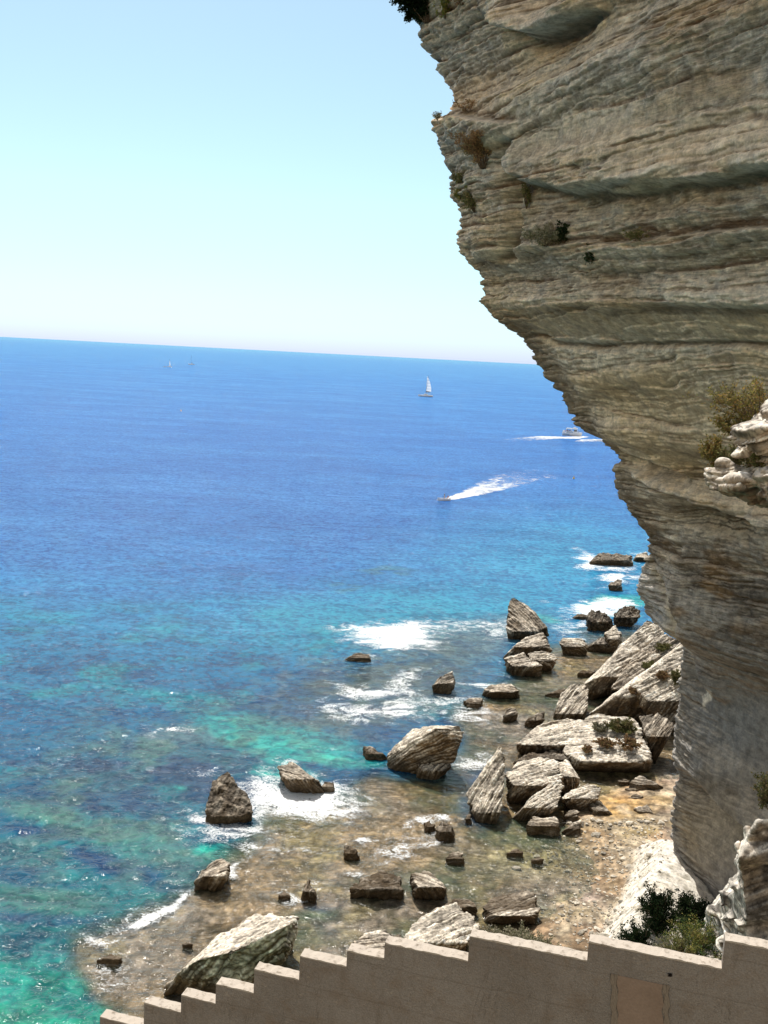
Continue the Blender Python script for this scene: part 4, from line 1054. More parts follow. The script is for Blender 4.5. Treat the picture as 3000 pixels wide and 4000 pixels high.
# ------------------------------------------------------------------ plants
def leaf_mat(name):
    q = N(name)
    c = q.attr('col')
    d = q.n('ShaderNodeBsdfDiffuse'); q.l(c, d.inputs[0])
    t = q.n('ShaderNodeBsdfTranslucent'); q.l(c, t.inputs[0])
    s = q.n('ShaderNodeMixShader'); s.inputs[0].default_value = .3; q.l(d.outputs[0], s.inputs[1]); q.l(t.outputs[0], s.inputs[2])
    return q.done(s)
M_leaf = leaf_mat('leaf'); M_stem = plain('twig_bark', (.16, .12, .085), .9, .1, .3, 20)

def shrub(loc, w, h, label, pal, n=1200, leaf=.06, lean=(0, 0), seed=1, stems=14, cat='shrub', group=None, name='shrub', spiky=.5, depth=None, droop=0.0):
    rg = np.random.RandomState(seed)
    depth = depth or w
    root = empty(name, tuple(loc), label, cat, group)
    # branching twigs: trunks fan out, each splits into finer twigs that carry the leaves
    segs = []; tips = []
    for i in range(stems):
        a = rg.uniform(0, 2 * math.pi); rr = math.sqrt(rg.rand())
        tip = np.array([math.cos(a) * rr * w * .5 + lean[0] * h, math.sin(a) * rr * depth * .5 + lean[1] * h, h * (1 - .55 * rr ** 2) * rg.uniform(.65, 1.05) - droop * rr * h])
        b = np.array([tip[0] * .12, tip[1] * .12, 0])
        mid = b * .4 + tip * .6 * np.array([.8, .8, 1.05]) + rg.normal(0, .05 * h, 3)
        segs += [(b, mid, .018 * h), (mid, tip, .010 * h)]
        for k in range(5):
            u = rg.uniform(.35, 1); s = (b * (1 - u) + mid * u) if k < 2 else (mid * (1 - u) + tip * u)
            e = s + (tip - b) * rg.uniform(.15, .35) + rg.normal(0, .11, 3) * np.array([w, depth, h])
            segs.append((s, e, .006 * h)); tips.append((s, e))
        tips.append((mid, tip))
    V, F = [], []
    for a, b, r in segs:
        d = b - a; L = np.linalg.norm(d) + 1e-6; d = d / L
        x = np.cross(d, [0.3, .2, 1.0]); x /= np.linalg.norm(x) + 1e-6; y = np.cross(d, x); k0 = len(V)
        for q_, rr in ((a, r), (b, r * .45)):
            for j in range(3):
                V.append(q_ + rr * (math.cos(j * 2.094) * x + math.sin(j * 2.094) * y))
        for j in range(3):
            F.append([k0 + j, k0 + (j + 1) % 3, k0 + 3 + (j + 1) % 3, k0 + 3 + j])
    link('stem', mesh_from('stem', np.array(V), np.array(F)), M_stem, root)
    ti = rg.randint(0, len(tips), n); u = rg.rand(n) ** .7
    A = np.array([t[0] for t in tips])[ti]; Bq = np.array([t[1] for t in tips])[ti]
    c = A + (Bq - A) * u[:, None] + rg.normal(0, .028, (n, 3)) * np.array([w, depth, h]) * 1.2
    c[:, 2] = np.where(droop > 0, c[:, 2], np.maximum(c[:, 2], .01))
    dr = (Bq - A); dr /= np.linalg.norm(dr, axis=1)[:, None] + 1e-6
    dr = dr * spiky + rg.normal(0, .5, (n, 3)); dr /= np.linalg.norm(dr, axis=1)[:, None]
    sd_ = np.cross(dr, rg.normal(0, 1, (n, 3))); sd_ /= np.linalg.norm(sd_, axis=1)[:, None]
    L = leaf * rg.uniform(.6, 1.5, n)[:, None]; W = L * .32
    q = np.stack([c, c + dr * L * .55 + sd_ * W, c + dr * L, c + dr * L * .55 - sd_ * W], 1).reshape(-1, 3)
    pal = np.array(pal); clump = (vn(c[:, 0] / w * 5, c[:, 1] / w * 5, c[:, 2] / h * 5, seed=seed) * .5 + .5 + rg.normal(0, .2, n))
    ix = np.clip(clump * len(pal), 0, len(pal) - 1).astype(int)
    col = pal[ix] * rg.uniform(.7, 1.3, (n, 1))
    me = mesh_from('foliage', q, np.arange(4 * n).reshape(-1, 4), False)
    set_col(me, 'col', np.repeat(col, 4, 0))
    link('foliage', me, M_leaf, root)
    return root

GREEN = [(.035, .06, .022), (.05, .085, .03), (.075, .105, .035), (.03, .045, .02)]
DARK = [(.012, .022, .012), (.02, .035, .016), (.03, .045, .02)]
OLIVE = [(.10, .11, .045), (.15, .14, .06), (.08, .085, .035), (.17, .13, .07)]
DRY = [(.20, .13, .075), (.26, .17, .09), (.15, .095, .06), (.16, .13, .06)]
GREY = [(.22, .20, .15), (.17, .16, .11), (.12, .12, .07), (.27, .24, .18)]
RUST = [(.20, .12, .045), (.13, .10, .035), (.16, .14, .045), (.09, .08, .03), (.24, .16, .06)]
YEL = [(.16, .16, .04), (.11, .13, .04), (.2, .17, .06)]

def on_cliff(x, y, out=.1):
    p = cliff_pt(x, y).copy(); return p + np.array([-.92, -.39, 0]) * out
GC = 'plants rooted in cracks of the cliff'
for i, (x, y, w, h, pal, n, lf, lab, kw) in enumerate([
    (1668, 85, 3.2, 2.6, DARK, 9000, .16, 'dark green bush hanging at the top left corner of the cliff', {}),
    (1735, 75, .9, 1.2, YEL, 700, .12, 'yellow green tuft right of the dark bush on the cliff top', {}),
    (1800, 20, 2.4, 1.2, DRY, 1800, .12, 'brown dry growth along the highest cliff edge', {}),
    (1706, 472, .7, .55, GREY, 300, .09, 'grey tuft on the tip of the jutting cliff ledge', {}),
    (1830, 440, 2.2, .7, DRY, 900, .1, 'dry reddish strip of plants on the jutting cliff ledge', {}),
    (1885, 665, 3.5, 2.3, DRY, 7000, .12, 'largest patch of dry rusty grass under the jutting cliff ledge', {}),
    (1790, 715, .9, .9, OLIVE, 700, .1, 'olive tuft on the cliff edge below the rusty grass', {}),
    (1800, 775, .9, .8, YEL, 500, .1, 'yellowish tuft under the olive tuft on the cliff edge', {}),
    (1852, 835, 1.5, 1.4, OLIVE, 1500, .11, 'brown olive bush low on the left facet of the cliff', {}),
    (2055, 815, .7, 1.6, OLIVE, 700, .1, 'narrow olive plant in the vertical crease of the cliff', {}),
    (2130, 958, 2.4, 1.2, GREY, 2600, .11, 'grey brown shrub on the long cliff ledge', {}),
    (2200, 945, 1.6, 1.1, DARK, 1500, .12, 'dark green shrub beside the grey one on the long cliff ledge', {}),
    (2480, 948, 1.4, .6, OLIVE, 600, .09, 'low plant at the right end of the long cliff ledge', {}),
    (2310, 1018, .7, 1.0, DARK, 500, .1, 'small dark plant hanging below the long cliff ledge', {'droop': 0.4}),
    (2080, 1000, .8, .5, DRY, 250, .08, 'small dry tuft at the left end of the long cliff ledge', {})]):
    shrub(on_cliff(x, y), w * 1.15, h * 1.15, lab, np.array(pal) * (1.0 if i == 0 else 1.9), int(n * 1.5), lf, seed=500 + i, group=GC, lean=(-.12, -.05), **kw)

def rock_top(key, x, y):
    V = ROCKS[key]; px, py, dep = proj(V); d = np.hypot(px - x, py - y); k = np.where(d < 14)[0]
    if len(k) == 0: k = np.array([np.argmin(d)])
    return V[k[np.argmin(dep[k])]]
GB = 'scrub growing on the fallen slabs'
for i, (key, x, y, w, h, pal, n, lab) in enumerate([
    ('block', 2420, 2850, 3.0, 1.5, OLIVE, 3200, 'largest olive brown bush on the flat topped block'),
    ('block', 2330, 2845, 1.8, .8, GREY, 1300, 'low grey bush left of the largest on the flat topped block'),
    ('block', 2360, 2905, 2.0, .9, DRY, 1400, 'brown dry bush on the front left of the flat topped block'),
    ('block', 2455, 2915, 2.3, 1.0, DRY, 1600, 'brown dry bush on the front right of the flat topped block'),
    ('block', 2300, 2935, 1.2, .7, DRY, 800, 'small tan tuft on the left rim of the flat topped block'),
    ('gully', 2600, 2530, 2.4, .9, OLIVE, 1500, 'olive plants high on the brown slope near the cliff'),
    ('gully', 2540, 2600, 2.6, .9, OLIVE, 1600, 'olive plants lower down the brown slope between the slabs'),
    ('slab3', 2640, 2660, 1.8, 1.6, OLIVE, 1300, 'green bush at the cliff end of the thick pale slab'),
    ('slab3', 2580, 2640, 1.8, .9, DRY, 1000, 'dry bush on top of the thick pale slab'),
    ('slab2', 2470, 2700, 1.5, .8, DRY, 800, 'dry tuft near the middle of the bright pale slab')]):
    shrub(rock_top(key, x, y), w, h, lab, np.array(pal) * 1.3, n * 2, .17, seed=600 + i, group=GB, spiky=.8)

GL = 'shrubs on the sunlit ledge'
for i, (x, y, dY, w, h, pal, n, lab, lean) in enumerate([
    (2960, 1690, 2.2, 1.5, 1.25, RUST, 5200, 'tallest rusty green shrub on the sunlit ledge, at the picture edge', (-.25, 0)),
    (2880, 1720, 2.0, .75, .55, RUST, 2200, 'low orange tinged shrub leaning left above the ledge', (-.45, 0)),
    (2806, 1840, 1.3, .55, .72, RUST, 2400, 'upright shrub at the left tip of the ledge', (-.15, 0)),
    (2860, 1830, 1.1, .5, .45, OLIVE, 1600, 'grey olive shrub right of the upright one on the ledge', (-.1, 0)),
    (2960, 1840, .3, .8, .55, OLIVE, 2600, 'twiggy green shrub in front of the white ledge rock', (0, 0))]):
    shrub(at_y(x, y, YL + dY), w, h, lab, np.array(pal) * np.array([1.75, 1.85, 1.9]), int(n * .8), .045, seed=700 + i, group=GL, lean=lean, stems=20, depth=w * .6)
shrub(at_y(3010, 3170, 26.5), 1.1, 1.1, 'green bush at the right picture edge above the rock spur', OLIVE, 3000, .06, seed=720)

# foot of the slope behind the wall
GS = 'scrub behind the wall'
def foot(x, y, z, w, h, lab, pal, n, lf=.12, seed=1, **kw):
    if z < 10:                       # stand it on the ground
        for _ in range(6):
            p = on_z(x, y, z); z = .5 * z + .5 * gz(p[0], p[1])
    p = on_z(x, y, z)
    shrub((p[0], p[1], gz(p[0], p[1]) - .05) if z < 10 else p, w, h, lab, pal, n, lf, seed=seed, group=GS, **kw)
for i, (x, y, z, w, h, pal, n, lab) in enumerate([  # dark leaf colour carries the shade of the hollow these bushes stand for
    (2560, 3640, 3.2, 3.6, 3.8, DARK, 9000, 'dark bush standing in for the shaded hollow at the cliff foot, tallest of the scrub'),
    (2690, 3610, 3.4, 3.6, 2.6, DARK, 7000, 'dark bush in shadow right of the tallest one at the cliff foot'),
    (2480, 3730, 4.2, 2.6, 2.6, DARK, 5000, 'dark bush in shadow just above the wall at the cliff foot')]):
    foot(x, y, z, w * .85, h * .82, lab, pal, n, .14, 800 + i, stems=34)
for i, (x, y, z, w, h, pal, n, lab) in enumerate([
    (2715, 3765, 27, 1.5, 1.0, GREEN + YEL, 6000, 'sunlit green bush between the wall and the pale rock spur'),
    (2645, 3775, 27, .9, .7, OLIVE, 3000, 'olive bush left of the sunlit green one above the wall'),
    (2592, 3755, 27, .55, .5, GREY, 1600, 'bleached grey bush with bare looping twigs above the wall'),
    (1950, 3720, 6, 2.6, 1.5, GREY, 3600, 'grey scrub right of the brightest slab above the wall'),
    (2060, 3735, 6, 2.8, 1.6, GREY, 4000, 'grey scrub below the barrel shaped boulder above the wall'),
    (2160, 3770, 6, 2.2, 1.2, GREY + OLIVE, 3000, 'grey green scrub left of the tall wall step'),
    (1850, 3735, 6, 2.0, 1.0, GREY, 2200, 'thin grey scrub at the foot of the brightest slab')]):
    foot(x, y, z, w * 1.2, h * 1.25, lab, np.array(pal) * 1.7, n * 2, .04 if z > 10 else .13, 820 + i, stems=24, spiky=.9)

# ------------------------------------------------------------------ pebbles: nobody could count them
def pebbles():
    rg = np.random.RandomState(44)
    bm = bmesh.new(); bmesh.ops.create_icosphere(bm, subdivisions=1, radius=1)
    bv = np.array([v.co[:] for v in bm.verts]); bf = np.array([[v.index for v in f.verts] for f in bm.faces]); bm.free()
    Vs, Fs, Cs = [], [], []; k = 0
    zone = [(2200, 3230), (2420, 3180), (2600, 3220), (2560, 3330), (2420, 3560), (2350, 3700), (2200, 3560), (2330, 3420), (2140, 3330)]
    cnt = 0
    while cnt < 1500:
        x, y = rg.uniform(1900, 2620), rg.uniform(3200, 3760)
        s = float(sdf(np.array([x]), np.array([y]), zone)[0])
        if s < -150 or rg.rand() > (1.0 if s > 0 else math.exp(s / 55.0)): continue
        p = on_z(x, y, .4); z = gz(p[0], p[1])
        p = on_z(x, y, z)
        r = .07 * math.exp(rg.normal(0, .6))
        v = bv * rg.uniform(.6, 1.3, (len(bv), 1)) * np.array([1.3, 1, .6]) * r
        a = rg.uniform(0, 6.28); ca, sa = math.cos(a), math.sin(a)
        v = np.stack([v[:, 0] * ca - v[:, 1] * sa, v[:, 0] * sa + v[:, 1] * ca, v[:, 2]], 1) + np.array([p[0], p[1], gz(p[0], p[1]) + r * .3])
        Vs.append(v); Fs.append(bf + k); k += len(v)
        c = np.array([.62, .57, .48]) * rg.uniform(.35, 1.2); Cs.append(np.tile(c, (len(v), 1))); cnt += 1
    me = mesh_from('pebbles', np.concatenate(Vs), np.concatenate(Fs), False); set_col(me, 'col', np.clip(np.concatenate(Cs), 0, .85))
    link('pebbles', me, M_rock, kind='stuff', label='pale pebbles scattered over the beach at the cliff foot', category='pebbles')
pebbles()

# ------------------------------------------------------------------ boats
M_white = plain('boat_gelcoat', (.90, .90, .90), .35, .5, .06, 1.5)
M_navy = plain('navy_paint', (.02, .03, .09), .4, .4, .2)
M_grey = plain('mast_alloy', (.20, .21, .24), .45, .4, .1)
M_sky = plain('pale_blue_paint', (.30, .45, .62), .45, .4, .1)
M_glass = plain('dark_window', (.02, .03, .05), .15, .6, .2)
M_skin = plain('skin', (.48, .28, .19), .7, .2, .1)
M_cloth = [plain('shirt_dark', (.03, .03, .05), .9, .1), plain('shirt_red', (.40, .07, .05), .9, .1), plain('shirt_white', (.7, .7, .7), .9, .1), plain('shirt_blue', (.1, .18, .4), .9, .1)]
M_hair = plain('hair', (.04, .03, .02), .8, .2)

def hull_mesh(L, Bm, Hf, draft=.4, sheer=.25, stern=.85, bow_p=1.8):
    """lofted hull, bow to +X, waterline at z = 0"""
    n = 22; rows = []
    for i in range(n):
        t = i / (n - 1); x = -L / 2 + L * t
        w = Bm / 2 * (stern + (1 - stern) * math.sin(min(t * 2, 1) * math.pi / 2)) * (1 - max(0, (t - .45) / .55) ** bow_p)
        w = max(w, .02); zt = Hf * (1 + sheer * t ** 2); zk = -draft * (1 - max(0, (t - .75) / .25) ** 2 * .8)
        rk = .10 * L * max(0, (t - .8) / .2) * .5
        rows.append([(x + rk, -w, zt), (x + rk * .6, -w * .93, zt * .45), (x, -w * .62, zk * .4), (x, 0, zk), (x, w * .62, zk * .4), (x + rk * .6, w * .93, zt * .45), (x + rk, w, zt)])
    V = np.array(rows).reshape(-1, 3); F = list(grid_faces(n, 7))
    bm = bmesh.new(); vs = [bm.verts.new(v) for v in V]
    for f in F: bm.faces.new([vs[i] for i in f])
    for i in range(n - 1):
        bm.faces.new([vs[i * 7], vs[i * 7 + 6], vs[i * 7 + 13], vs[i * 7 + 7]])
    bm.faces.new(vs[:7])
    bmesh.ops.recalc_face_normals(bm, faces=bm.faces[:])
    me = bpy.data.meshes.new('hull'); bm.to_mesh(me); bm.free(); return me

def box_bm(specs, bev=.06):
    bm = bmesh.new()
    for (x0, x1, y0, y1, z0, z1, tx) in specs:          # tx: how much the top is drawn in
        b = [bm.verts.new(p) for p in ((x0, y0, z0), (x1, y0, z0), (x1, y1, z0), (x0, y1, z0))]
        c = [bm.verts.new(p) for p in ((x0 + tx, y0 + tx * .4, z1), (x1 - tx, y0 + tx * .4, z1), (x1 - tx, y1 - tx * .4, z1), (x0 + tx, y1 - tx * .4, z1))]
        fs = [bm.faces.new(b[::-1]), bm.faces.new(c)]
        for i in range(4): fs.append(bm.faces.new((b[i], b[(i + 1) % 4], c[(i + 1) % 4], c[i])))
    if bev: bmesh.ops.bevel(bm, geom=bm.edges[:], offset=bev, segments=2, affect='EDGES', clamp_overlap=True)
    bmesh.ops.recalc_face_normals(bm, faces=bm.faces[:])
    return bm

def part(name, bm, mat, parent):
    me = bpy.data.meshes.new(name); bm.to_mesh(me); bm.free(); return link(name, me, mat, parent)

def tube_bm(segs):
    bm = bmesh.new()
    for a, b, r0, r1 in segs:
        a, b = Vector(a), Vector(b); d = (b - a).normalized(); x = d.orthogonal().normalized(); y = d.cross(x); A, Bq = [], []
        for k in range(8):
            u = math.cos(k * math.pi / 4) * x + math.sin(k * math.pi / 4) * y
            A.append(bm.verts.new(a + u * r0)); Bq.append(bm.verts.new(b + u * r1))
        for k in range(8): bm.faces.new((A[k], A[(k + 1) % 8], Bq[(k + 1) % 8], Bq[k]))
        bm.faces.new(A[::-1]); bm.faces.new(Bq)
    return bm

def sail_me(mx, mz0, mz1, clew_x, clew_z, belly=.6, roach=.8, n=14, headw=.0):
    V = []
    for i in range(n):
        t = i / (n - 1); z = mz0 + (mz1 - mz0) * t
        w = (clew_x - mx) * (1 - t) + headw * t + (-abs(roach) if clew_x < mx else roach) * math.sin(t * math.pi) * .8
        zc = clew_z + (mz1 - clew_z) * t
        for j in range(9):
            u = j / 8; V.append((mx + w * u, belly * math.sin(u * math.pi) * (1 - t * .6), z * (1 - u) + zc * u))
    bm = bmesh.new(); vs = [bm.verts.new(v) for v in V]
    for f in grid_faces(n, 9): bm.faces.new([vs[k] for k in f])
    for f in bm.faces: f.smooth = True
    return bm

def sail_mat():
    q = N('sailcloth')
    g = q.n('ShaderNodeTexCoord'); sp = q.n('ShaderNodeSeparateXYZ'); q.l(g.outputs['Object'], sp.inputs[0])
    st = q.math('FRACT', q.math('MULTIPLY', sp.outputs[2], .3))
    c = q.mix(q.ramp(st, .42, .55), (.93, .94, .93), (.70, .75, .82))
    d = q.n('ShaderNodeBsdfDiffuse'); q.l(c, d.inputs[0]); t = q.n('ShaderNodeBsdfTranslucent'); q.l(c, t.inputs[0])
    s = q.n('ShaderNodeMixShader'); s.inputs[0].default_value = .6; q.l(d.outputs[0], s.inputs[1]); q.l(t.outputs[0], s.inputs[2])
    return q.done(s)
M_sail = sail_mat()

def person(loc, rz, label, shirt, sit=False, group=None):
    """one skinned body; waist at the skin root, arms and legs taper"""
    me = bpy.data.meshes.new('person')
    if sit:
        J = {'pel': (0, 0, .52, .13), 'che': (-.02, 0, .92, .15), 'nec': (0, 0, 1.12, .06), 'hea': (.02, 0, 1.27, .105), 'top': (.02, 0, 1.36, .08)}
        for s, k in ((1, 'l'), (-1, 'r')):
            J.update({k + 'sh': (0, .2 * s, 1.02, .06), k + 'el': (.12, .25 * s, .78, .05), k + 'wr': (.33, .17 * s, .70, .04), k + 'ha': (.41, .15 * s, .69, .04),
                      k + 'hi': (.05, .1 * s, .50, .09), k + 'kn': (.46, .13 * s, .50, .07), k + 'an': (.48, .13 * s, .08, .05), k + 'fo': (.62, .13 * s, .04, .04)})
    else:
        J = {'pel': (0, 0, .95, .13), 'che': (0, 0, 1.32, .16), 'nec': (0, 0, 1.5, .06), 'hea': (.02, 0, 1.63, .10), 'top': (.02, 0, 1.70, .08)}
        for s, k in ((1, 'l'), (-1, 'r')):
            J.update({k + 'sh': (0, .2 * s, 1.42, .065), k + 'el': (.08, .26 * s, 1.14, .05), k + 'wr': (.26, .2 * s, 1.0, .04), k + 'ha': (.34, .18 * s, .98, .04),
                      k + 'hi': (0, .1 * s, .88, .095), k + 'kn': (.03, .12 * s, .48, .07), k + 'an': (0, .12 * s, .09, .05), k + 'fo': (.14, .13 * s, .04, .045)})
    E = [('pel', 'che'), ('che', 'nec'), ('nec', 'hea'), ('hea', 'top')]
    for k in 'lr': E += [('che', k + 'sh'), (k + 'sh', k + 'el'), (k + 'el', k + 'wr'), (k + 'wr', k + 'ha'), ('pel', k + 'hi'), (k + 'hi', k + 'kn'), (k + 'kn', k + 'an'), (k + 'an', k + 'fo')]
    ks = list(J); me.from_pydata([J[k][:3] for k in ks], [(ks.index(a), ks.index(b)) for a, b in E], [])
    o = bpy.data.objects.new('tmp', me); C.objects.link(o)
    o.modifiers.new('s', 'SKIN'); o.modifiers.new('d', 'SUBSURF').levels = 1
    for i, k in enumerate(ks): me.skin_vertices[0].data[i].radius = (J[k][3], J[k][3]); me.skin_vertices[0].data[i].use_root = (k == 'pel')
    r = bpy.data.meshes.new_from_object(o.evaluated_get(bpy.context.evaluated_depsgraph_get()))
    bpy.data.objects.remove(o)
    b = link('person', r, M_skin, label=label, category='person')
    if group: b['group'] = group
    b.location = loc; b.rotation_euler = (0, 0, rz)
    # shirt: the torso faces again, a touch larger
    def cut(name, zlo, zhi, ymax, grow, mat):
        bm = bmesh.new(); bm.from_mesh(r); bm.normal_update()
        bmesh.ops.delete(bm, geom=[v for v in bm.verts if not (zlo < v.co.z < zhi and abs(v.co.y) < ymax and v.co.x < .25)], context='VERTS')
        for v in bm.verts: v.co += v.normal * grow
        part(name, bm, mat, b)
    z0, z1, zh = (.5, 1.08, 1.27) if sit else (.85, 1.48, 1.63)
    cut('shirt', z0, z1, .3, .015, shirt); cut('hair', zh, 3, .3, .012, M_hair)
    return b

def boat(name, px, py, label, cat, rz, group=None):
    p = on_z(px, py, 0); return empty(name, (p[0], p[1], 0), label, cat, group, rz), p

# catamaran under mainsail, bow to the left
cat_, p = boat('catamaran', 1663, 1549, 'white catamaran with a raised striped mainsail, alone on open sea', 'sailboat', R(176))
Lc = 55 / FPX * np.linalg.norm(p - cam_pos)
for s in (-1, 1):
    h = link('hull', hull_mesh(Lc, Lc * .12, Lc * .10, .5, .15, .7), M_white, cat_); h.location = (0, s * Lc * .19, 0)
    part('boot_stripe', box_bm([(-Lc * .47, Lc * .42, s * Lc * .19 - Lc * .063, s * Lc * .19 + Lc * .063, .0, Lc * .022, .02)], 0), M_navy, h).location = (0, -s * Lc * .19, 0)
part('bridge_deck', box_bm([(-Lc * .44, Lc * .28, -Lc * .2, Lc * .2, Lc * .07, Lc * .112, .1)]), M_white, cat_)
part('cabin', box_bm([(-Lc * .16, Lc * .16, -Lc * .14, Lc * .14, Lc * .113, Lc * .18, .5)]), M_white, cat_)
part('cabin_window', box_bm([(-Lc * .13, Lc * .145, -Lc * .143, Lc * .143, Lc * .128, Lc * .150, .18)], 0), M_glass, cat_)
part('bimini', box_bm([(-Lc * .36, -Lc * .14, -Lc * .12, Lc * .12, Lc * .215, Lc * .23, .1), (-Lc * .35, -Lc * .34, -Lc * .11, -Lc * .10, Lc * .11, Lc * .216, 0), (-Lc * .35, -Lc * .34, Lc * .10, Lc * .11, Lc * .11, Lc * .216, 0)], .02), M_sky, cat_)
mh = Lc * 1.5
part('mast', tube_bm([((Lc * .03, 0, Lc * .11), (-Lc * .12, 0, mh), .20, .13)]), M_grey, cat_)
part('boom', tube_bm([((Lc * .02, 0, Lc * .34), (-Lc * .34, 0, Lc * .30), .22, .16)]), M_navy, cat_)
part('sail_bag', box_bm([(-Lc * .27, Lc * .02, -.35, .35, Lc * .30, Lc * .37, .3)], .1), M_navy, cat_)
part('mainsail', sail_me(-Lc * .02, Lc * .38, mh * .93, -Lc * .36, Lc * .33, .7, 1.6, headw=-Lc * .05), M_sail, cat_)
part('forestay', tube_bm([((Lc * .44, 0, Lc * .12), (-Lc * .10, 0, mh * .85), .05, .05)]), M_grey, cat_)

def yacht(px, py, Lpx, label, rz, sail):
    r, p = boat('sailing_yacht', px, py, label, 'sailboat', rz)
    L = Lpx / FPX * np.linalg.norm(p - cam_pos)
    link('hull', hull_mesh(L, L * .28, L * .11, .5, .3, .7), M_white, r)
    part('cabin', box_bm([(-L * .2, L * .18, -L * .08, L * .08, L * .105, L * .19, .6)]), M_white, r)
    mh = L * 1.55
    part('mast', tube_bm([((L * .06, 0, L * .1), (L * .03, 0, mh), .16, .12)]), M_grey, r)
    part('boom', tube_bm([((L * .06, 0, L * .26), (-L * .36, 0, L * .26), .2, .18)]), M_navy, r)
    part('forestay', tube_bm([((L * .48, 0, L * .14), (L * .03, 0, mh * .92), .06, .06)]), M_grey, r)
    if sail: part('mainsail', sail_me(L * .03, L * .3, mh * .86, -L * .20, L * .3, .5, .5), M_sail, r)
    else: part('furled_sail', tube_bm([((L * .05, 0, L * .31), (-L * .34, 0, L * .30), .34, .22)]), M_navy, r)
yacht(662, 1434, 20, 'distant white yacht with a small raised sail, leftmost boat with a mast', R(178), True)
yacht(748, 1425, 24, 'distant white yacht with bare mast and no sail', R(174), False)

r, p = boat('motor_launch', 643, 1434, 'tiny white launch just left of the yacht with the raised sail', 'motorboat', R(-2))
L = 11 / FPX * np.linalg.norm(p - cam_pos)
link('hull', hull_mesh(L, L * .3, L * .14, .4, .4), M_white, r)
part('cabin', box_bm([(-L * .15, L * .22, -L * .1, L * .1, L * .13, L * .30, L * .06)]), M_white, r)
wake('wake', [(650, 1437, 1.5, .4), (635, 1436, 3, .7), (612, 1434, 3, .6), (590, 1433, 2, .4)], 'thin white wake left of the tiny distant launch')

# small open motorboat with two people
mb_rz = R(207)
r, p = boat('motorboat', 1733, 1955, 'small open white motorboat speeding left with two people aboard', 'motorboat', mb_rz)
L = 5.6; r.scale = (.78, .78, .78)
link('hull', hull_mesh(L, 2.1, .75, .35, .45, .9), M_white, r).rotation_euler = (0, R(-4), 0)
part('rubbing_strake', tube_bm([((-L * .49, s * 1.02, .70), (L * .1, s * 1.06, .80), .07, .07) for s in (-1, 1)]), M_navy, r)
part('console', box_bm([(.1, .6, -.35, .35, .75, 1.35, .1)]), M_sky, r)
part('windscreen', box_bm([(.5, .58, -.34, .34, 1.35, 1.65, .03)], 0), M_glass, r)
part('outboard_motor', box_bm([(-3.15, -2.75, -.2, .2, .35, 1.15, .06), (-3.0, -2.85, -.08, .08, -.3, .4, 0)]), M_navy, r)
c_, s_ = math.cos(mb_rz), math.sin(mb_rz)
def onboat(x, y, z):
    x, y, z = x * .78, y * .78, z * .78
    return (p[0] + x * c_ - y * s_, p[1] + x * s_ + y * c_, z)
person(onboat(-.35, 0, .78), mb_rz, 'person in dark top standing at the console of the small motorboat', M_cloth[0])
person(onboat(-1.9, .3, .55), mb_rz, 'person in red top sitting at the stern of the small motorboat', M_cloth[1], True)

# passenger boat
tb_rz = R(-14)
r, p = boat('passenger_boat', 2233, 1702, 'white double roofed passenger boat passing under the cliff edge', 'ferry', tb_rz)
r.scale = (1, 1, 1.4)
L = 72 / FPX * np.linalg.norm(p - cam_pos); W = L * .26
link('hull', hull_mesh(L, W, L * .11, .6, .35, .9, 2.2), M_white, r)
part('hull_stripe', box_bm([(-L * .44, -L * .1, -W * .505, W * .505, L * .03, L * .075, .05)], 0), M_sky, r)
part('deck_rail', tube_bm([((-L * .48, s * W * .47, L * .16), (L * .3, s * W * .42, L * .17), .06, .06) for s in (-1, 1)] + [((x * L, s * W * .46, L * .1), (x * L, s * W * .46, L * .165), .05, .05) for s in (-1, 1) for x in (-.46, -.3, -.15, 0, .15)]), M_white, r)
part('wheelhouse', box_bm([(L * .08, L * .27, -W * .36, W * .36, L * .11, L * .255, .5)]), M_white, r)
part('wheelhouse_window', box_bm([(L * .09, L * .268, -W * .365, W * .365, L * .165, L * .225, .2)], 0), M_glass, r)
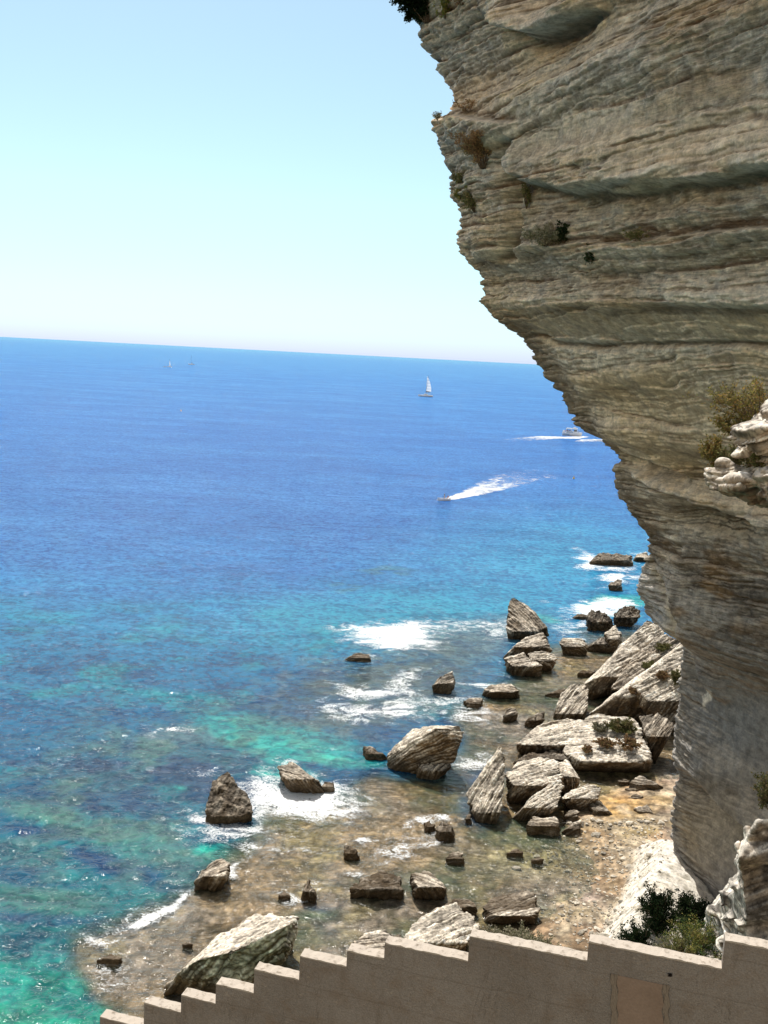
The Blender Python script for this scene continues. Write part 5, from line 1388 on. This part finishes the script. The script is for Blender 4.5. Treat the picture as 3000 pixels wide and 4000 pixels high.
part('saloon', box_bm([(-L * .3, L * .08, -W * .33, W * .33, L * .11, L * .15, .1)]), M_sky, r)
for k, (x0, x1) in enumerate(((-.33, -.02), (-.04, .30))):
    cn = part('canopy', box_bm([(x0 * L, x1 * L, -W * .42, W * .42, L * (.256 + .008 * k), L * (.285 + .008 * k), .5)], .1), M_white, r)
    for x in (x0 + .03, x1 - .03):
        for s in (-1, 1): part('post', tube_bm([((x * L, s * W * .4, L * .1), (x * L, s * W * .4, L * .26), .09, .09)]), M_white, r)
part('flying_bridge', box_bm([(L * .06, L * .2, -W * .2, W * .2, L * .295, L * .33, .3)], .05), M_white, r)
part('stern_box', box_bm([(-L * .49, -L * .38, -W * .3, W * .3, L * .1, L * .19, .15)]), M_white, r)
c_, s_ = math.cos(tb_rz), math.sin(tb_rz)
for i, (x, y) in enumerate(((-.27, -.3), (-.22, -.32), (-.17, -.28), (-.12, -.32), (-.06, -.3), (-.36, -.2), (.36, -.1))):
    X_, Y_ = x * L, y * W
    person((p[0] + X_ * c_ - Y_ * s_, p[1] + X_ * s_ + Y_ * c_, L * .154 + (.3 if -.3 < x < .08 else 0)), R(-100), ('passenger standing by the near rail of the passenger boat' if x < .3 and x > -.3 else ('passenger standing at the stern of the passenger boat' if x < 0 else 'passenger standing alone at the bow of the passenger boat')), M_cloth[i % 4], False, 'passengers on the boat')

for x, y, lab in ((2241, 1870, 'small yellow buoy right of the motorboat wake near the cliff'), (707, 1606, 'small yellow buoy far out below the distant yachts')):
    p = on_z(x, y, 0)
    bm = bmesh.new(); bmesh.ops.create_uvsphere(bm, u_segments=14, v_segments=10, radius=.45)
    for v in bm.verts: v.co.z = v.co.z * 1.1 + .2
    bmesh.ops.create_cone(bm, segments=10, radius1=.12, radius2=.05, depth=.7, cap_ends=True, matrix=Matrix.Translation((0, 0, .95)))
    me = bpy.data.meshes.new('buoy'); bm.to_mesh(me); bm.free()
    o = link('buoy', me, plain('buoy_yellow', (.65, .42, .05), .5, .4), label=lab, category='buoy'); o.location = (p[0], p[1], 0)
